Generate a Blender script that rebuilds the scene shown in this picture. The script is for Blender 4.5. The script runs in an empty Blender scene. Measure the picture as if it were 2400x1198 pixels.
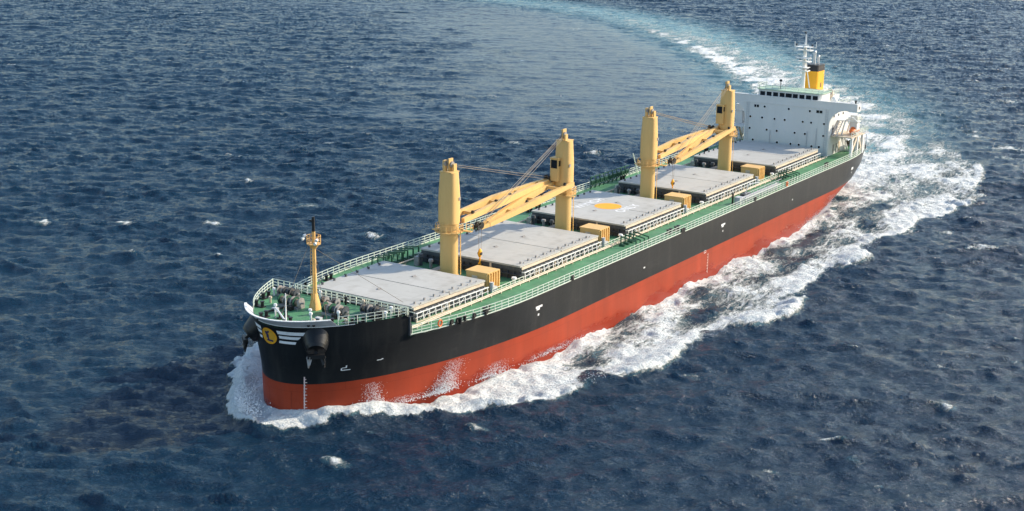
import bpy, bmesh, math, random
import numpy as np
from mathutils import Vector, Matrix
random.seed(7)
sc = bpy.context.scene
COL = sc.collection
PI = math.pi
WL = -1.4                      # water level; ship coordinates: s = metres aft, p = metres to port, z = up

# ------------------------------------------------------------------ tags
def tag(o, label=None, cat=None, group=None, kind=None):
    for k, v in (('label', label), ('category', cat), ('group', group), ('kind', kind)):
        if v: o[k] = v
    return o
def empty(name, loc=(0, 0, 0), parent=None):
    o = bpy.data.objects.new(name, None); COL.objects.link(o); o.location = loc; o.parent = parent
    return o

# ------------------------------------------------------------------ materials
def nodes(m):
    m.use_nodes = True
    return m.node_tree.nodes, m.node_tree.links
def paint(name, col, rough=.5, var=.12, scale=.6, spec=.4, metal=0, dirt=None, dirt_amt=0., streak=False, bump=0.):
    m = bpy.data.materials.new(name); n, l = nodes(m); b = n['Principled BSDF']
    b.inputs['Roughness'].default_value = rough; b.inputs['Metallic'].default_value = metal
    b.inputs['Specular IOR Level'].default_value = spec
    tc = n.new('ShaderNodeTexCoord'); mp = n.new('ShaderNodeMapping')
    l.new(tc.outputs['Object'], mp.inputs[0])
    if streak: mp.inputs['Scale'].default_value = (1.6, 1.6, .22)
    t = n.new('ShaderNodeTexNoise'); t.inputs['Scale'].default_value = scale; t.inputs['Detail'].default_value = 7
    t.inputs['Roughness'].default_value = .65
    l.new(mp.outputs[0], t.inputs['Vector'])
    r = n.new('ShaderNodeValToRGB'); r.color_ramp.elements[0].position = .3; r.color_ramp.elements[1].position = .7
    r.color_ramp.elements[0].color = tuple(c * (1 - var) for c in col) + (1,)
    r.color_ramp.elements[1].color = tuple(min(1, c * (1 + var)) for c in col) + (1,)
    l.new(t.outputs['Fac'], r.inputs[0]); out = r.outputs[0]
    if dirt:
        t2 = n.new('ShaderNodeTexNoise'); t2.inputs['Scale'].default_value = scale * 2.3; t2.inputs['Detail'].default_value = 8
        l.new(mp.outputs[0], t2.inputs['Vector'])
        r2 = n.new('ShaderNodeValToRGB'); r2.color_ramp.elements[0].position = .52; r2.color_ramp.elements[1].position = .75
        r2.color_ramp.elements[0].color = (0, 0, 0, 1); r2.color_ramp.elements[1].color = (dirt_amt,) * 3 + (1,)
        l.new(t2.outputs['Fac'], r2.inputs[0])
        mx = n.new('ShaderNodeMix'); mx.data_type = 'RGBA'
        l.new(r2.outputs[0], mx.inputs[0]); l.new(out, mx.inputs[6]); mx.inputs[7].default_value = tuple(dirt) + (1,)
        out = mx.outputs[2]
    l.new(out, b.inputs['Base Color'])
    if bump:
        bp = n.new('ShaderNodeBump'); bp.inputs['Strength'].default_value = bump; bp.inputs['Distance'].default_value = .05
        l.new(t.outputs['Fac'], bp.inputs['Height']); l.new(bp.outputs[0], b.inputs['Normal'])
    return m
M = {}
M['hull_black'] = paint('hull_black_paint', (.011, .012, .013), .36, .25, .25, .35, dirt=(.050, .047, .042), dirt_amt=.45, streak=True)
M['hull_red'] = paint('antifouling_red', (.34, .042, .013), .5, .16, .22, .3, dirt=(.30, .045, .02), dirt_amt=.55, streak=True)
M['green'] = paint('deck_green', (.08, .235, .115), .6, .25, .35, .3, dirt=(.16, .26, .17), dirt_amt=.8)
M['dgreen'] = paint('dark_green_steel', (.02, .09, .05), .5, .2, 1.)
M['hatch'] = paint('hatch_cover_grey', (.46, .452, .425), .6, .07, .22, .3, dirt=(.33, .315, .285), dirt_amt=.75)
M['coam'] = paint('coaming_dark_grey', (.06, .068, .078), .6, .3, .8, .3, dirt=(.16, .15, .13), dirt_amt=.5)
M['beige'] = paint('pale_beige_steel', (.60, .50, .38), .6, .15, .8)
M['cream'] = paint('crane_cream_yellow', (.69, .44, .165), .5, .06, .5, .35, dirt=(.62, .36, .12), dirt_amt=.35, streak=True)
M['mast'] = paint('mast_ochre', (.70, .42, .14), .5, .1, .8)
M['white'] = paint('white_paint', (.80, .80, .78), .5, .05, .8, dirt=(.5, .42, .33), dirt_amt=.3, streak=True)
M['house'] = paint('superstructure_white', (.68, .68, .66), .5, .035, .3, dirt=(.60, .58, .54), dirt_amt=.25, streak=True)
M['railw'] = paint('railing_white', (.62, .68, .58), .5, .1, 2.)
M['grey'] = paint('machinery_grey', (.30, .29, .28), .55, .3, 1.5, dirt=(.18, .10, .06), dirt_amt=.5)
M['lgrey'] = paint('bulwark_grey', (.50, .51, .53), .5, .08, .8, dirt=(.42, .38, .32), dirt_amt=.35, streak=True)
M['black'] = paint('black_fitting', (.012, .012, .013), .45, .2, 1.)
M['orange'] = paint('lifeboat_orange', (.75, .16, .03), .45, .08, 1.)
M['fun'] = paint('funnel_yellow', (.85, .40, .015), .45, .05, .5)
M['funb'] = paint('funnel_black', (.02, .022, .03), .45, .15, .5)
M['mark'] = paint('marking_white', (.80, .80, .80), .6, .08, 2.)
M['marko'] = paint('marking_orange', (.90, .38, .01), .6, .06, 1.)
M['markp'] = paint('draft_mark_white', (.75, .55, .5), .6, .1, 2.)
M['navy'] = paint('emblem_navy', (.02, .02, .09), .5, .1, 2.)
M['embl'] = paint('emblem_yellow', (.70, .36, .03), .5, .15, 1.)
M['rope'] = paint('wire_rope', (.22, .17, .12), .6, .1, 3.)
M['roof'] = paint('roof_pale_green', (.36, .50, .38), .6, .15, .7)
M['alu'] = paint('exhaust_metal', (.75, .75, .74), .35, .1, 1., metal=.3)
M['foamw'] = paint('spray_white', (.85, .87, .88), .9, .02, 1.)
g = bpy.data.materials.new('window_glass'); n_, l_ = nodes(g); b_ = n_['Principled BSDF']
b_.inputs['Base Color'].default_value = (.008, .010, .014, 1); b_.inputs['Roughness'].default_value = .08
tn = n_.new('ShaderNodeTexNoise'); tn.inputs['Scale'].default_value = 3; rr = n_.new('ShaderNodeMapRange'); rr.inputs[3].default_value = .05; rr.inputs[4].default_value = .2
l_.new(tn.outputs['Fac'], rr.inputs[0]); l_.new(rr.outputs[0], b_.inputs['Roughness']); M['glass'] = g

def hullpaint(m, wet=False):
    n, l = nodes(m); b = n['Principled BSDF']; tc = n.new('ShaderNodeTexCoord'); sp = n.new('ShaderNodeSeparateXYZ'); cb = n.new('ShaderNodeCombineXYZ')
    l.new(tc.outputs['Object'], sp.inputs[0]); l.new(sp.outputs[0], cb.inputs[0]); l.new(sp.outputs[2], cb.inputs[1])
    br = n.new('ShaderNodeTexBrick'); br.inputs['Scale'].default_value = 1.; br.inputs['Brick Width'].default_value = 8.; br.inputs['Row Height'].default_value = 2.1; br.inputs['Mortar Size'].default_value = .035; br.inputs['Mortar Smooth'].default_value = .4
    br.inputs['Color1'].default_value = (1, 1, 1, 1); br.inputs['Color2'].default_value = (.86, .86, .86, 1); br.inputs['Mortar'].default_value = (.72, .72, .72, 1); l.new(cb.outputs[0], br.inputs['Vector'])
    src = b.inputs['Base Color'].links[0].from_socket
    mx = n.new('ShaderNodeMix'); mx.data_type = 'RGBA'; mx.blend_type = 'MULTIPLY'; mx.inputs[0].default_value = .8; l.new(src, mx.inputs[6]); l.new(br.outputs['Color'], mx.inputs[7]); out = mx.outputs[2]
    t = n.new('ShaderNodeTexNoise'); t.inputs['Scale'].default_value = .35; t.inputs['Detail'].default_value = 9; t.inputs['Roughness'].default_value = .7; mp = n.new('ShaderNodeMapping'); mp.inputs['Scale'].default_value = (.5, .5, 1.6); l.new(tc.outputs['Object'], mp.inputs[0]); l.new(mp.outputs[0], t.inputs['Vector'])
    if wet:                                   # wetted, darker band with a ragged upper edge just above the wash
        a = n.new('ShaderNodeMath'); a.operation = 'MULTIPLY_ADD'; l.new(t.outputs['Fac'], a.inputs[0]); a.inputs[1].default_value = 5.5; l.new(sp.outputs[2], a.inputs[2])
        r = n.new('ShaderNodeMapRange'); r.interpolation_type = 'SMOOTHSTEP'; l.new(a.outputs[0], r.inputs[0]); r.inputs[1].default_value = 2.2; r.inputs[2].default_value = 3.1; r.inputs[3].default_value = 1; r.inputs[4].default_value = 0
        m2 = n.new('ShaderNodeMix'); m2.data_type = 'RGBA'; l.new(r.outputs[0], m2.inputs[0]); l.new(out, m2.inputs[6]); m2.inputs[7].default_value = (.26, .026, .008, 1); out = m2.outputs[2]
        ro = n.new('ShaderNodeMapRange'); l.new(r.outputs[0], ro.inputs[0]); ro.inputs[3].default_value = .5; ro.inputs[4].default_value = .22; l.new(ro.outputs[0], b.inputs['Roughness'])
    else:                                     # salt and scuff marks
        r = n.new('ShaderNodeMapRange'); l.new(t.outputs['Fac'], r.inputs[0]); r.inputs[1].default_value = .58; r.inputs[2].default_value = .80; r.inputs[4].default_value = .24
        m2 = n.new('ShaderNodeMix'); m2.data_type = 'RGBA'; l.new(r.outputs[0], m2.inputs[0]); l.new(out, m2.inputs[6]); m2.inputs[7].default_value = (.11, .10, .09, 1); out = m2.outputs[2]
    l.new(out, b.inputs['Base Color'])
    bp = n.new('ShaderNodeBump'); bp.inputs['Strength'].default_value = .35; bp.inputs['Distance'].default_value = .12; l.new(t.outputs['Fac'], bp.inputs['Height']); l.new(bp.outputs[0], b.inputs['Normal'])
hullpaint(M['hull_red'], True); hullpaint(M['hull_black'])
def seams(m, bw_, rh, amt=.6):
    n, l = nodes(m); b = n['Principled BSDF']; tc = n.new('ShaderNodeTexCoord')
    br = n.new('ShaderNodeTexBrick'); br.offset = 0; br.inputs['Scale'].default_value = 1.; br.inputs['Brick Width'].default_value = bw_; br.inputs['Row Height'].default_value = rh; br.inputs['Mortar Size'].default_value = .03
    br.inputs['Color1'].default_value = (1, 1, 1, 1); br.inputs['Color2'].default_value = (.92, .92, .90, 1); br.inputs['Mortar'].default_value = (.74, .72, .68, 1); l.new(tc.outputs['Object'], br.inputs['Vector'])
    src = b.inputs['Base Color'].links[0].from_socket
    mx = n.new('ShaderNodeMix'); mx.data_type = 'RGBA'; mx.blend_type = 'MULTIPLY'; mx.inputs[0].default_value = amt; l.new(src, mx.inputs[6]); l.new(br.outputs['Color'], mx.inputs[7]); l.new(mx.outputs[2], b.inputs['Base Color'])
seams(M['hatch'], 4.1, 5.4, .7); seams(M['green'], 5.5, 2.6, .6)

# ------------------------------------------------------------------ mesh builder (ship coordinates in, Blender coordinates out)
class MB:
    def __init__(s): s.v = []; s.f = []; s.mi = []; s.m = 0; s.mats = []
    def mat(s, key):
        if key not in s.mats: s.mats.append(key)
        s.m = s.mats.index(key); return s
    def add(s, vs, fs):
        o = len(s.v); s.v += [tuple(v) for v in vs]; s.f += [tuple(i + o for i in f) for f in fs]; s.mi += [s.m] * len(fs); return s
    def box(s, c, d, rot=None):
        x, y, z = d[0] / 2, d[1] / 2, d[2] / 2
        vs = [Vector((a * x, b * y, e * z)) for a in (-1, 1) for b in (-1, 1) for e in (-1, 1)]
        if rot is not None: vs = [rot @ v for v in vs]
        s.add([v + Vector(c) for v in vs], [(0, 1, 3, 2), (4, 6, 7, 5), (0, 4, 5, 1), (2, 3, 7, 6), (0, 2, 6, 4), (1, 5, 7, 3)]); return s
    def bx(s, a, b):
        return s.box([(a[i] + b[i]) / 2 for i in range(3)], [abs(b[i] - a[i]) for i in range(3)])
    def beam(s, a, b, w, h, w2=None, h2=None):
        a = Vector(a); b = Vector(b); d = (b - a).normalized(); up = Vector((0, 0, 1))
        if abs(d.z) > .98: up = Vector((1, 0, 0))
        r = d.cross(up).normalized(); u = r.cross(d)
        w2 = w if w2 is None else w2; h2 = h if h2 is None else h2
        vs = [a + r * x * w / 2 + u * y * h / 2 for x, y in ((-1, -1), (1, -1), (1, 1), (-1, 1))] + [b + r * x * w2 / 2 + u * y * h2 / 2 for x, y in ((-1, -1), (1, -1), (1, 1), (-1, 1))]
        return s.add(vs, [(3, 2, 1, 0), (4, 5, 6, 7), (0, 1, 5, 4), (1, 2, 6, 5), (2, 3, 7, 6), (3, 0, 4, 7)])
    def cyl(s, a, b, r1, r2=None, n=12, caps=True, sq=1.0):
        a = Vector(a); b = Vector(b); d = (b - a).normalized(); up = Vector((0, 0, 1)) if abs(d.z) < .9 else Vector((1, 0, 0))
        r = d.cross(up).normalized(); u = r.cross(d); r2 = r1 if r2 is None else r2
        vs = []
        for c, q in ((a, r1), (b, r2)):
            for i in range(n):
                t = 2 * PI * i / n; ct, st = math.cos(t), math.sin(t)
                k = 1 / (abs(ct) ** sq + abs(st) ** sq) ** (1 / sq) if sq > 2 else 1
                vs.append(c + (r * ct + u * st) * q * k)
        fs = [(i, (i + 1) % n, (i + 1) % n + n, i + n) for i in range(n)]
        if caps: fs += [tuple(range(n - 1, -1, -1)), tuple(range(n, 2 * n))]
        return s.add(vs, fs)
    def tube(s, pts, r, n=5):
        for a, b in zip(pts, pts[1:]): s.cyl(a, b, r, r, n, True)
        return s
    def ell(s, c, d, nu=12, nv=8, rot=None):
        vs = []
        for j in range(nv + 1):
            f = -PI / 2 + PI * j / nv
            for i in range(nu):
                t = 2 * PI * i / nu; v = Vector((d[0] * math.cos(f) * math.cos(t), d[1] * math.cos(f) * math.sin(t), d[2] * math.sin(f)))
                if rot is not None: v = rot @ v
                vs.append(v + Vector(c))
        fs = [(j * nu + i, j * nu + (i + 1) % nu, (j + 1) * nu + (i + 1) % nu, (j + 1) * nu + i) for j in range(nv) for i in range(nu)]
        return s.add(vs, fs)
    def poly(s, pts, h):                      # vertical prism from a (s,p) outline, z0..z1
        n = len(pts); vs = [(a, b, h[0]) for a, b in pts] + [(a, b, h[1]) for a, b in pts]
        return s.add(vs, [tuple(range(n - 1, -1, -1)), tuple(range(n, 2 * n))] + [(i, (i + 1) % n, (i + 1) % n + n, i + n) for i in range(n)])
    def build(s, name, mat=None, parent=None, smooth=False, loc=(0, 0, 0)):
        me = bpy.data.meshes.new(name)
        me.from_pydata([(x - loc[0], -y - loc[1], z - loc[2]) for x, y, z in s.v], [], s.f)
        for k in (s.mats or ([mat] if mat else [])): me.materials.append(M[k])
        if s.mats: me.polygons.foreach_set('material_index', s.mi)
        bm = bmesh.new(); bm.from_mesh(me)
        bmesh.ops.remove_doubles(bm, verts=bm.verts, dist=1e-5)
        bmesh.ops.recalc_face_normals(bm, faces=bm.faces); bm.to_mesh(me); bm.free()
        if smooth:
            me.polygons.foreach_set('use_smooth', [True] * len(me.polygons))
            try: me.set_sharp_from_angle(angle=math.radians(38))
            except Exception: pass
        o = bpy.data.objects.new(name, me); COL.objects.link(o); o.location = loc; o.parent = parent
        return o

# ------------------------------------------------------------------ hull form
B = 13.6; BR = 14.3; SE = 168.5      # half beam, forecastle break, transom
ZS = [-4, 0, 3, 7.5, 10.3, 11.6]
def ip(z, a, b): return float(np.interp(z, a, b))
def bowp(z):
    return (ip(z, [-4, 4.2, 5.8, 8.4, 9.95, 10.85], [3.7, 3.7, 3.5, 3.2, 2.8, 1.7]), ip(z, [-4, 0, 3, 7.5, 9.95, 10.85], [44, 42, 40, 33, 34, 34]), 2.0, .5)
def hb(s, z):
    s0, L, a, b = bowp(z); t = min(max((s - s0) / L, 0), 1); f = (1 - (1 - t) ** a) ** b * B
    zz = [-4, -1.4, 0, 3, 5, 7.5]
    x0 = ip(z, zz, [115, 122, 128, 140, 145, 147]); w = ip(z, zz, [30, 40, 40, 29, 24, 22]); e = ip(z, zz, [0, .0, .12, .55, .66, .70])
    u = min(max((s - x0) / w, 0), 1)
    return min(f, B * (1 - (1 - e) * u ** 2.2))
def qpt(q, z, off=0.):                # hull surface point by bow parameter q (signed, + port)
    s0, L, a, b = bowp(z); s = s0 + L * q * q; p = hb(s, z) * (1 if q >= 0 else -1)
    if off:
        q2 = q + .002; sB = s0 + L * q2 * q2; pB = hb(sB, z) * (1 if q2 >= 0 else -1)
        tx, ty = sB - s, pB - p; k = math.hypot(tx, ty)
        s, p = s - ty / k * off, p + tx / k * off
    return (s, p, z)
def side_stations(z, s1, s2, n):
    s0, L, a, b = bowp(z); s1 = max(s1, s0)
    return [s0 + ((1 - i / n) * math.sqrt(max(s1 - s0, 0)) + i / n * math.sqrt(s2 - s0)) ** 2 for i in range(n + 1)]

ship = empty('cargo_ship', (0, 0, WL))
tag(ship, 'large black and red bulk carrier with four yellow deck cranes steaming through the sea', 'cargo ship')
SHIPLOC = Vector((0, 0, WL))
def part(mb, name, mat=None, parent=None, smooth=False, origin=None):
    """child mesh: world coordinates kept, origin at the given ship-coordinate point"""
    par = parent or ship
    og = origin or (0, 0, 0); oc = Vector((og[0], -og[1], og[2]))
    o = mb.build(name, mat, None, smooth, tuple(oc))
    w = oc.copy(); pw = Vector((0, 0, 0)); q = par
    while q is not None: pw += Vector(q.location); q = q.parent
    o.parent = par; o.location = w - pw
    return o

def split_part(mb, name, mat=None, parent=None, smooth=False, tol=.03):
    """one object for each cluster of touching pieces"""
    idx = list(range(len(mb.v)))
    def find(i):
        while idx[i] != i: idx[i] = idx[idx[i]]; i = idx[i]
        return i
    for f in mb.f:
        for v in f[1:]: idx[find(v)] = find(f[0])
    isl = {}
    for k, f in enumerate(mb.f): isl.setdefault(find(f[0]), []).append(k)
    items = []
    for fs in isl.values():
        vv = [mb.v[i] for k in fs for i in mb.f[k]]
        items.append([[min(v[a] for v in vv) - tol for a in range(3)], [max(v[a] for v in vv) + tol for a in range(3)], fs])
    merged = True
    while merged:
        merged = False; out = []
        for it in items:
            for o in out:
                if all(it[0][a] <= o[1][a] and o[0][a] <= it[1][a] for a in range(3)):
                    o[0] = [min(o[0][a], it[0][a]) for a in range(3)]; o[1] = [max(o[1][a], it[1][a]) for a in range(3)]; o[2] = o[2] + it[2]; merged = True; break
            else: out.append(it)
        items = out
    res = []
    for lo, hi, fs in items:
        m = MB(); m.mats = list(mb.mats); mp = {}
        for k in fs:
            f = []
            for i in mb.f[k]:
                if i not in mp: mp[i] = len(m.v); m.v.append(mb.v[i])
                f.append(mp[i])
            m.f.append(tuple(f)); m.mi.append(mb.mi[k])
        res.append(part(m, name, mat, parent, smooth, tuple((lo[a] + hi[a]) / 2 for a in range(3))))
    return res

# hull shell: grid in (level z, parameter k); below main deck 7.5 full length, above only forward of the break
zl = [-5, -3, -1.4, -.7, 0, 1, 2, 3, 4, 5, 6, 6.8, 7.5]; zu = [7.5, 8.2, 9, 9.5, 9.95]
def svals(z):
    s0 = bowp(z)[0]
    a = [s0 + (BR - s0) * (i / 22) ** 2 for i in range(23)]
    b = [BR + (46 - BR) * i / 20 for i in range(1, 21)]
    c = [46 + (112 - 46) * i / 8 for i in range(1, 9)]
    d = [112 + (SE - 112) * i / 24 for i in range(1, 25)]
    return a + b + c + d
h = MB()
NV = len(svals(0))
for side in (1, -1):
    grid = [[(s, side * hb(s, z), z) for s in svals(z)] for z in zl]
    for k in range(len(zl) - 1):
        h.mat('hull_red' if zl[k] < 2.9 else 'hull_black')
        vs = grid[k] + grid[k + 1]
        h.add(vs, [(i, i + 1, i + 1 + NV, i + NV) for i in range(NV - 1)])
    gu = [[(s, side * hb(s, z), z) for s in svals(z)[:23]] for z in zu]
    h.mat('hull_black')
    for k in range(len(zu) - 1): h.add(gu[k] + gu[k + 1], [(i, i + 1, i + 24, i + 23) for i in range(22)])
# transom
for k in range(len(zl) - 1):
    h.mat('hull_red' if zl[k] < 2.9 else 'hull_black')
    a, b = hb(SE, zl[k]), hb(SE, zl[k + 1])
    h.add([(SE, -a, zl[k]), (SE, a, zl[k]), (SE, b, zl[k + 1]), (SE, -b, zl[k + 1])], [(0, 1, 2, 3)])
h.mat('hull_black'); a7, a10 = hb(BR, 7.5), hb(BR, 9.95)
h.add([(BR, -a7, 7.5), (BR, a7, 7.5), (BR, a10, 9.95), (BR, -a10, 9.95)], [(0, 1, 2, 3)])
hull = part(h, 'hull', smooth=True)

def decksheet(z, s1, s2, n, inset=.04, zz=None):
    st = side_stations(z, s1, s2, n); m = MB(); zz = z if zz is None else zz
    vs = [(s, max(hb(s, z) - inset, 0), zz) for s in st] + [(s, -max(hb(s, z) - inset, 0), zz) for s in st]
    m.add(vs, [(i, i + 1, i + 1 + n + 1, i + n + 1) for i in range(n)])
    vs2 = [(a, b, c - .12) for a, b, c in vs]; m.add(vs2, [(i, i + 1, i + 1 + n + 1, i + n + 1) for i in range(n)])
    return m
part(decksheet(7.5, BR + .02, SE - .02, 70, .03, 7.46), 'main_deck', 'green')
part(decksheet(9.95, 2.85, BR - .02, 40, .1, 9.78), 'forecastle_deck', 'green')
fb = MB().bx((BR + .02, -10.4, 7.5), (BR + .16, 10.4, 9.7)); part(fb, 'forecastle_bulkhead', 'coam')

# bulwark round the bow, pale grey, with white top rail
bw = MB(); bw.mat('lgrey')
qs = [-.31 + i * (.335 + .31) / 44 for i in range(45)]
o0 = [qpt(q, 9.93, .03) for q in qs]; o1 = [qpt(q, 10.82, .0) for q in qs]; i0 = [qpt(q, 9.93, -.12) for q in qs]; i1 = [qpt(q, 10.82, -.12) for q in qs]
n = len(qs)
for A, Bq in ((o0, o1), (i0, i1)): bw.add(A + Bq, [(i, i + 1, i + 1 + n, i + n) for i in range(n - 1)])
bw.mat('white')
t0 = [qpt(q, 10.87, .07) for q in qs]; t1 = [qpt(q, 10.87, -.2) for q in qs]; u0 = [(a, b, c - .08) for a, b, c in t0]; u1 = [(a, b, c - .08) for a, b, c in t1]
for A, Bq in ((t0, t1), (t0, u0), (t1, u1), (u0, u1)): bw.add(A + Bq, [(i, i + 1, i + 1 + n, i + n) for i in range(n - 1)])
for q in (-.31, .335): bw.mat('lgrey').add([qpt(q, 9.93, .03), qpt(q, 10.82, .02), qpt(q, 10.82, -.14), qpt(q, 9.93, -.12)], [(0, 1, 2, 3)])
bulwark = part(bw, 'bulwark', smooth=False)
for q in (.222, .245, -.10):                       # round fairlead openings
    c = Vector(qpt(q, 10.2, .02)); c2 = Vector(qpt(q, 10.2, .2)); d = (c2 - c).normalized()
    m = MB().cyl(c, c + d * .07, .17, .17, 12); part(m, 'fairlead', 'black', bulwark, origin=tuple(c))
# white sheer stripe under the bulwark
def strip(q1, q2, za, zb, off, nq=14, zfun=None):
    m = MB(); vs = []
    for i in range(nq + 1):
        q = q1 + (q2 - q1) * i / nq
        for j in range(3):
            z = za + (zb - za) * j / 2; vs.append(qpt(q, z, off))
    m.add(vs, [(i * 3 + j, i * 3 + 3 + j, i * 3 + 4 + j, i * 3 + 1 + j) for i in range(nq) for j in range(2)]); return m
part(strip(-.34, .40, 9.86, 9.95, .04, 50), 'sheer_stripe', 'white', hull)
# bow stripes, slanted at their outer ends
def bowstripe(qa0, qa1, qb0, qb1, z0, z1):                   # inner q at bottom/top, outer q at bottom/top
    m = MB(); nq = 12; vs = []
    for i in range(nq + 1):
        for j in range(3):
            t = j / 2; q = (qa0 + (qa1 - qa0) * t) * (1 - i / nq) + (qb0 + (qb1 - qb0) * t) * i / nq
            vs.append(qpt(q, z0 + (z1 - z0) * t, .035))
    m.add(vs, [(i * 3 + j, i * 3 + 3 + j, i * 3 + 4 + j, i * 3 + 1 + j) for i in range(nq) for j in range(2)]); return m
for sg in (1, -1):
    for a in ((.036, .030, .190, .212, 8.86, 9.26), (.042, .040, .150, .168, 8.34, 8.68), (.036, .040, .134, .140, 7.78, 8.08)):
        m = bowstripe(*(sg * x for x in a[:4]), a[4], a[5]) if sg > 0 else bowstripe(*(-max(x, .105) for x in a[:4]), a[4], a[5])
        part(m, 'bow_stripe', 'mark', hull)
# round emblem on the stem: yellow disc, orange ring, navy figure
def bowdisc(cq, cz, pts, off):                               # pts: (a,b) offsets in metres along the hull and up
    qq = np.linspace(-.25, .2, 400); P = np.array([qpt(q, cz)[:2] for q in qq]); arc = np.concatenate([[0], np.cumsum(np.hypot(*np.diff(P, axis=0).T))])
    a0 = np.interp(cq, qq, arc)
    return [qpt(float(np.interp(a0 + a, arc, qq)), cz + b, off) for a, b in pts]
def disc_mesh(cq, cz, r, off, r0=0.0, nr=5, nt=36):
    m = MB(); pts = []
    for j in range(nr + 1):
        rr_ = r0 + (r - r0) * j / nr
        for i in range(nt): pts.append((rr_ * math.cos(2 * PI * i / nt) * 1.22, rr_ * math.sin(2 * PI * i / nt)))
    m.add(bowdisc(cq, cz, pts, off), [(j * nt + i, j * nt + (i + 1) % nt, (j + 1) * nt + (i + 1) % nt, (j + 1) * nt + i) for j in range(nr) for i in range(nt)])
    return m
EQ, EZ = -.036, 8.38
part(disc_mesh(EQ, EZ, 1.06, .035), 'emblem_border', 'black', hull)
emb = part(disc_mesh(EQ, EZ, .96, .05), 'bow_emblem', 'embl', hull)
part(disc_mesh(EQ, EZ, .96, .065, .83, 2), 'emblem_ring', 'marko', emb)
def gridpoly(x0, x1, y0, y1, nx=4, ny=4, sh=0):
    pts = [(x0 + (x1 - x0) * i / nx + sh * (j / ny), y0 + (y1 - y0) * j / ny) for i in range(nx + 1) for j in range(ny + 1)]
    return pts, [(i * (ny + 1) + j, (i + 1) * (ny + 1) + j, (i + 1) * (ny + 1) + j + 1, i * (ny + 1) + j + 1) for i in range(nx) for j in range(ny)]
fig = MB()
for a in ((-.55, -.1, .15, .5, 0), (-.42, -.02, -.3, .15, 0), (-.1, .1, -.5, -.15, -.2), (-.35, .6, -.62, -.42, 0), (-.15, .1, .35, .62, .1)):
    p_, f_ = gridpoly(*a[:4], sh=a[4]); fig.add(bowdisc(EQ, EZ, p_, .07), f_)
part(fig, 'emblem_figure', 'navy', emb)

# ------------------------------------------------------------------ anchor bolsters and anchors
def anchor(cq, label):
    sg = 1 if cq > 0 else -1
    c = Vector(qpt(cq, 8.1, -.2)); d = (Vector(qpt(cq, 8.1, 1)) - Vector(qpt(cq, 8.1, 0))).normalized()
    ax = (d * .80 + Vector((0, 0, -.6))).normalized()
    m = MB(); m.cyl(c - ax * .8, c + ax * .9, 1.75, 1.2, 24); m.cyl(c + ax * .9, c + ax * 1.25, 1.2, 1.02, 24)
    part(m, 'anchor_bolster', 'hull_black', hull, smooth=True, origin=tuple(c))
    e = c + ax * 1.3; loc = (e.x, -e.y, e.z)
    root = empty('anchor', loc); tag(root, label, 'anchor', 'ship anchors housed at the bow')
    lat = ax.cross(Vector((0, 0, 1))).normalized(); dn = Vector((0, 0, -1)); fw = d.copy()
    sh = MB(); sh.beam(e - ax * 1.2, e + ax * .35 + dn * .1, .32, .32); crown = e + ax * .45 + dn * .2
    o = sh.build('shank', 'black', None)
    o.parent = root; o.location = -root.location
    cr = MB(); cr.beam(crown - lat * .95, crown + lat * .95, .5, .45); o = cr.build('crown', 'black', None); o.parent = root; o.location = -root.location
    for k in (-1, 1):
        fl = MB(); st = crown + lat * k * .75
        fl.beam(st, st + dn * 1.25 + fw * .15 + lat * k * .12, .5, .34, .1, .1); fl.beam(st + dn * .1, st + dn * .9 + fw * .3, .7, .12, .2, .06)
        o = fl.build('fluke', 'grey' if k < 0 else 'black', None); o.parent = root; o.location = -root.location
anchor(.235, 'black anchor hanging under the round port bow housing beside the white stripes')
anchor(-.235, 'black anchor sticking out from the far starboard side of the bow against the sea')

# ------------------------------------------------------------------ hull markings
def sideplate(s, z, w, hh, off=.03, pts=None, mat='mark', name='hull_marking', origin=True):
    m = MB()
    for (a0, a1, b0, b1) in (pts or [(-w / 2, w / 2, -hh / 2, hh / 2)]):
        vs = []
        for sa, zb in ((s + a0, z + b0), (s + a1, z + b0), (s + a1, z + b1), (s + a0, z + b1)): vs.append((sa, hb(sa, zb) + off, zb))
        m.add(vs, [(0, 1, 2, 3)])
    return split_part(m, name, mat, hull)
for s in (36.8, 91.6):
    sideplate(s, 5.8, 0, 0, pts=[(-.75, .75, .05, .32), (-.55, .15, -.22, .06), (-.2, .12, -1.0, -.72)], name='tug_mark')
sideplate(65.1, 4.8, .5, .22, name='tug_mark'); sideplate(120.4, 4.85, .4, .25, name='tug_mark')
sideplate(151, 5.5, 0, 0, pts=[(-.6, .6, -.2, .25), (-.3, .1, -.9, -.6)], name='tug_mark'); sideplate(11.4, 5.1, 0, 0, pts=[(-.4, .15, -.05, .05), (.1, .3, .0, .13)], name='thruster_mark')
sideplate(7.9, 4.7, 0, 0, pts=[(-.42, .42, -.3, -.21), (-.5, -.38, -.27, .02), (-.4, .05, .0, .08), (-.08, .05, .05, .3)], name='bulb_mark')
sideplate(85.3, 2.95, 0, 0, pts=[(-.35, .35, .05, .12), (-.3, .3, -.3, -.23), (-.35, -.28, -.3, .1), (.28, .35, -.3, .1)], name='load_line_mark')
dm = [(-.04, .04, -4.6, 0)]
for k in range(12): dm.append((-.04, .18 if k % 2 else .12, -.3 - k * .37 - .05, -.3 - k * .37 + .05))
sideplate(4.65, 3.9, 0, 0, pts=dm, mat='markp', name='draft_mark')
dm2 = [(-.05, .05, -3.2, 0)] + [(-.3, .05, -.2 - k * .45, -.1 - k * .45) for k in range(7)]
sideplate(86.5, 2.4, 0, 0, pts=dm2, mat='markp', name='draft_mark')
for s in list(range(24, 150, 6)):                             # dark scuppers below the sheer
    if random.random() < .55: sideplate(s, 7.05, .35, .12, mat='black', name='scupper')

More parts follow.
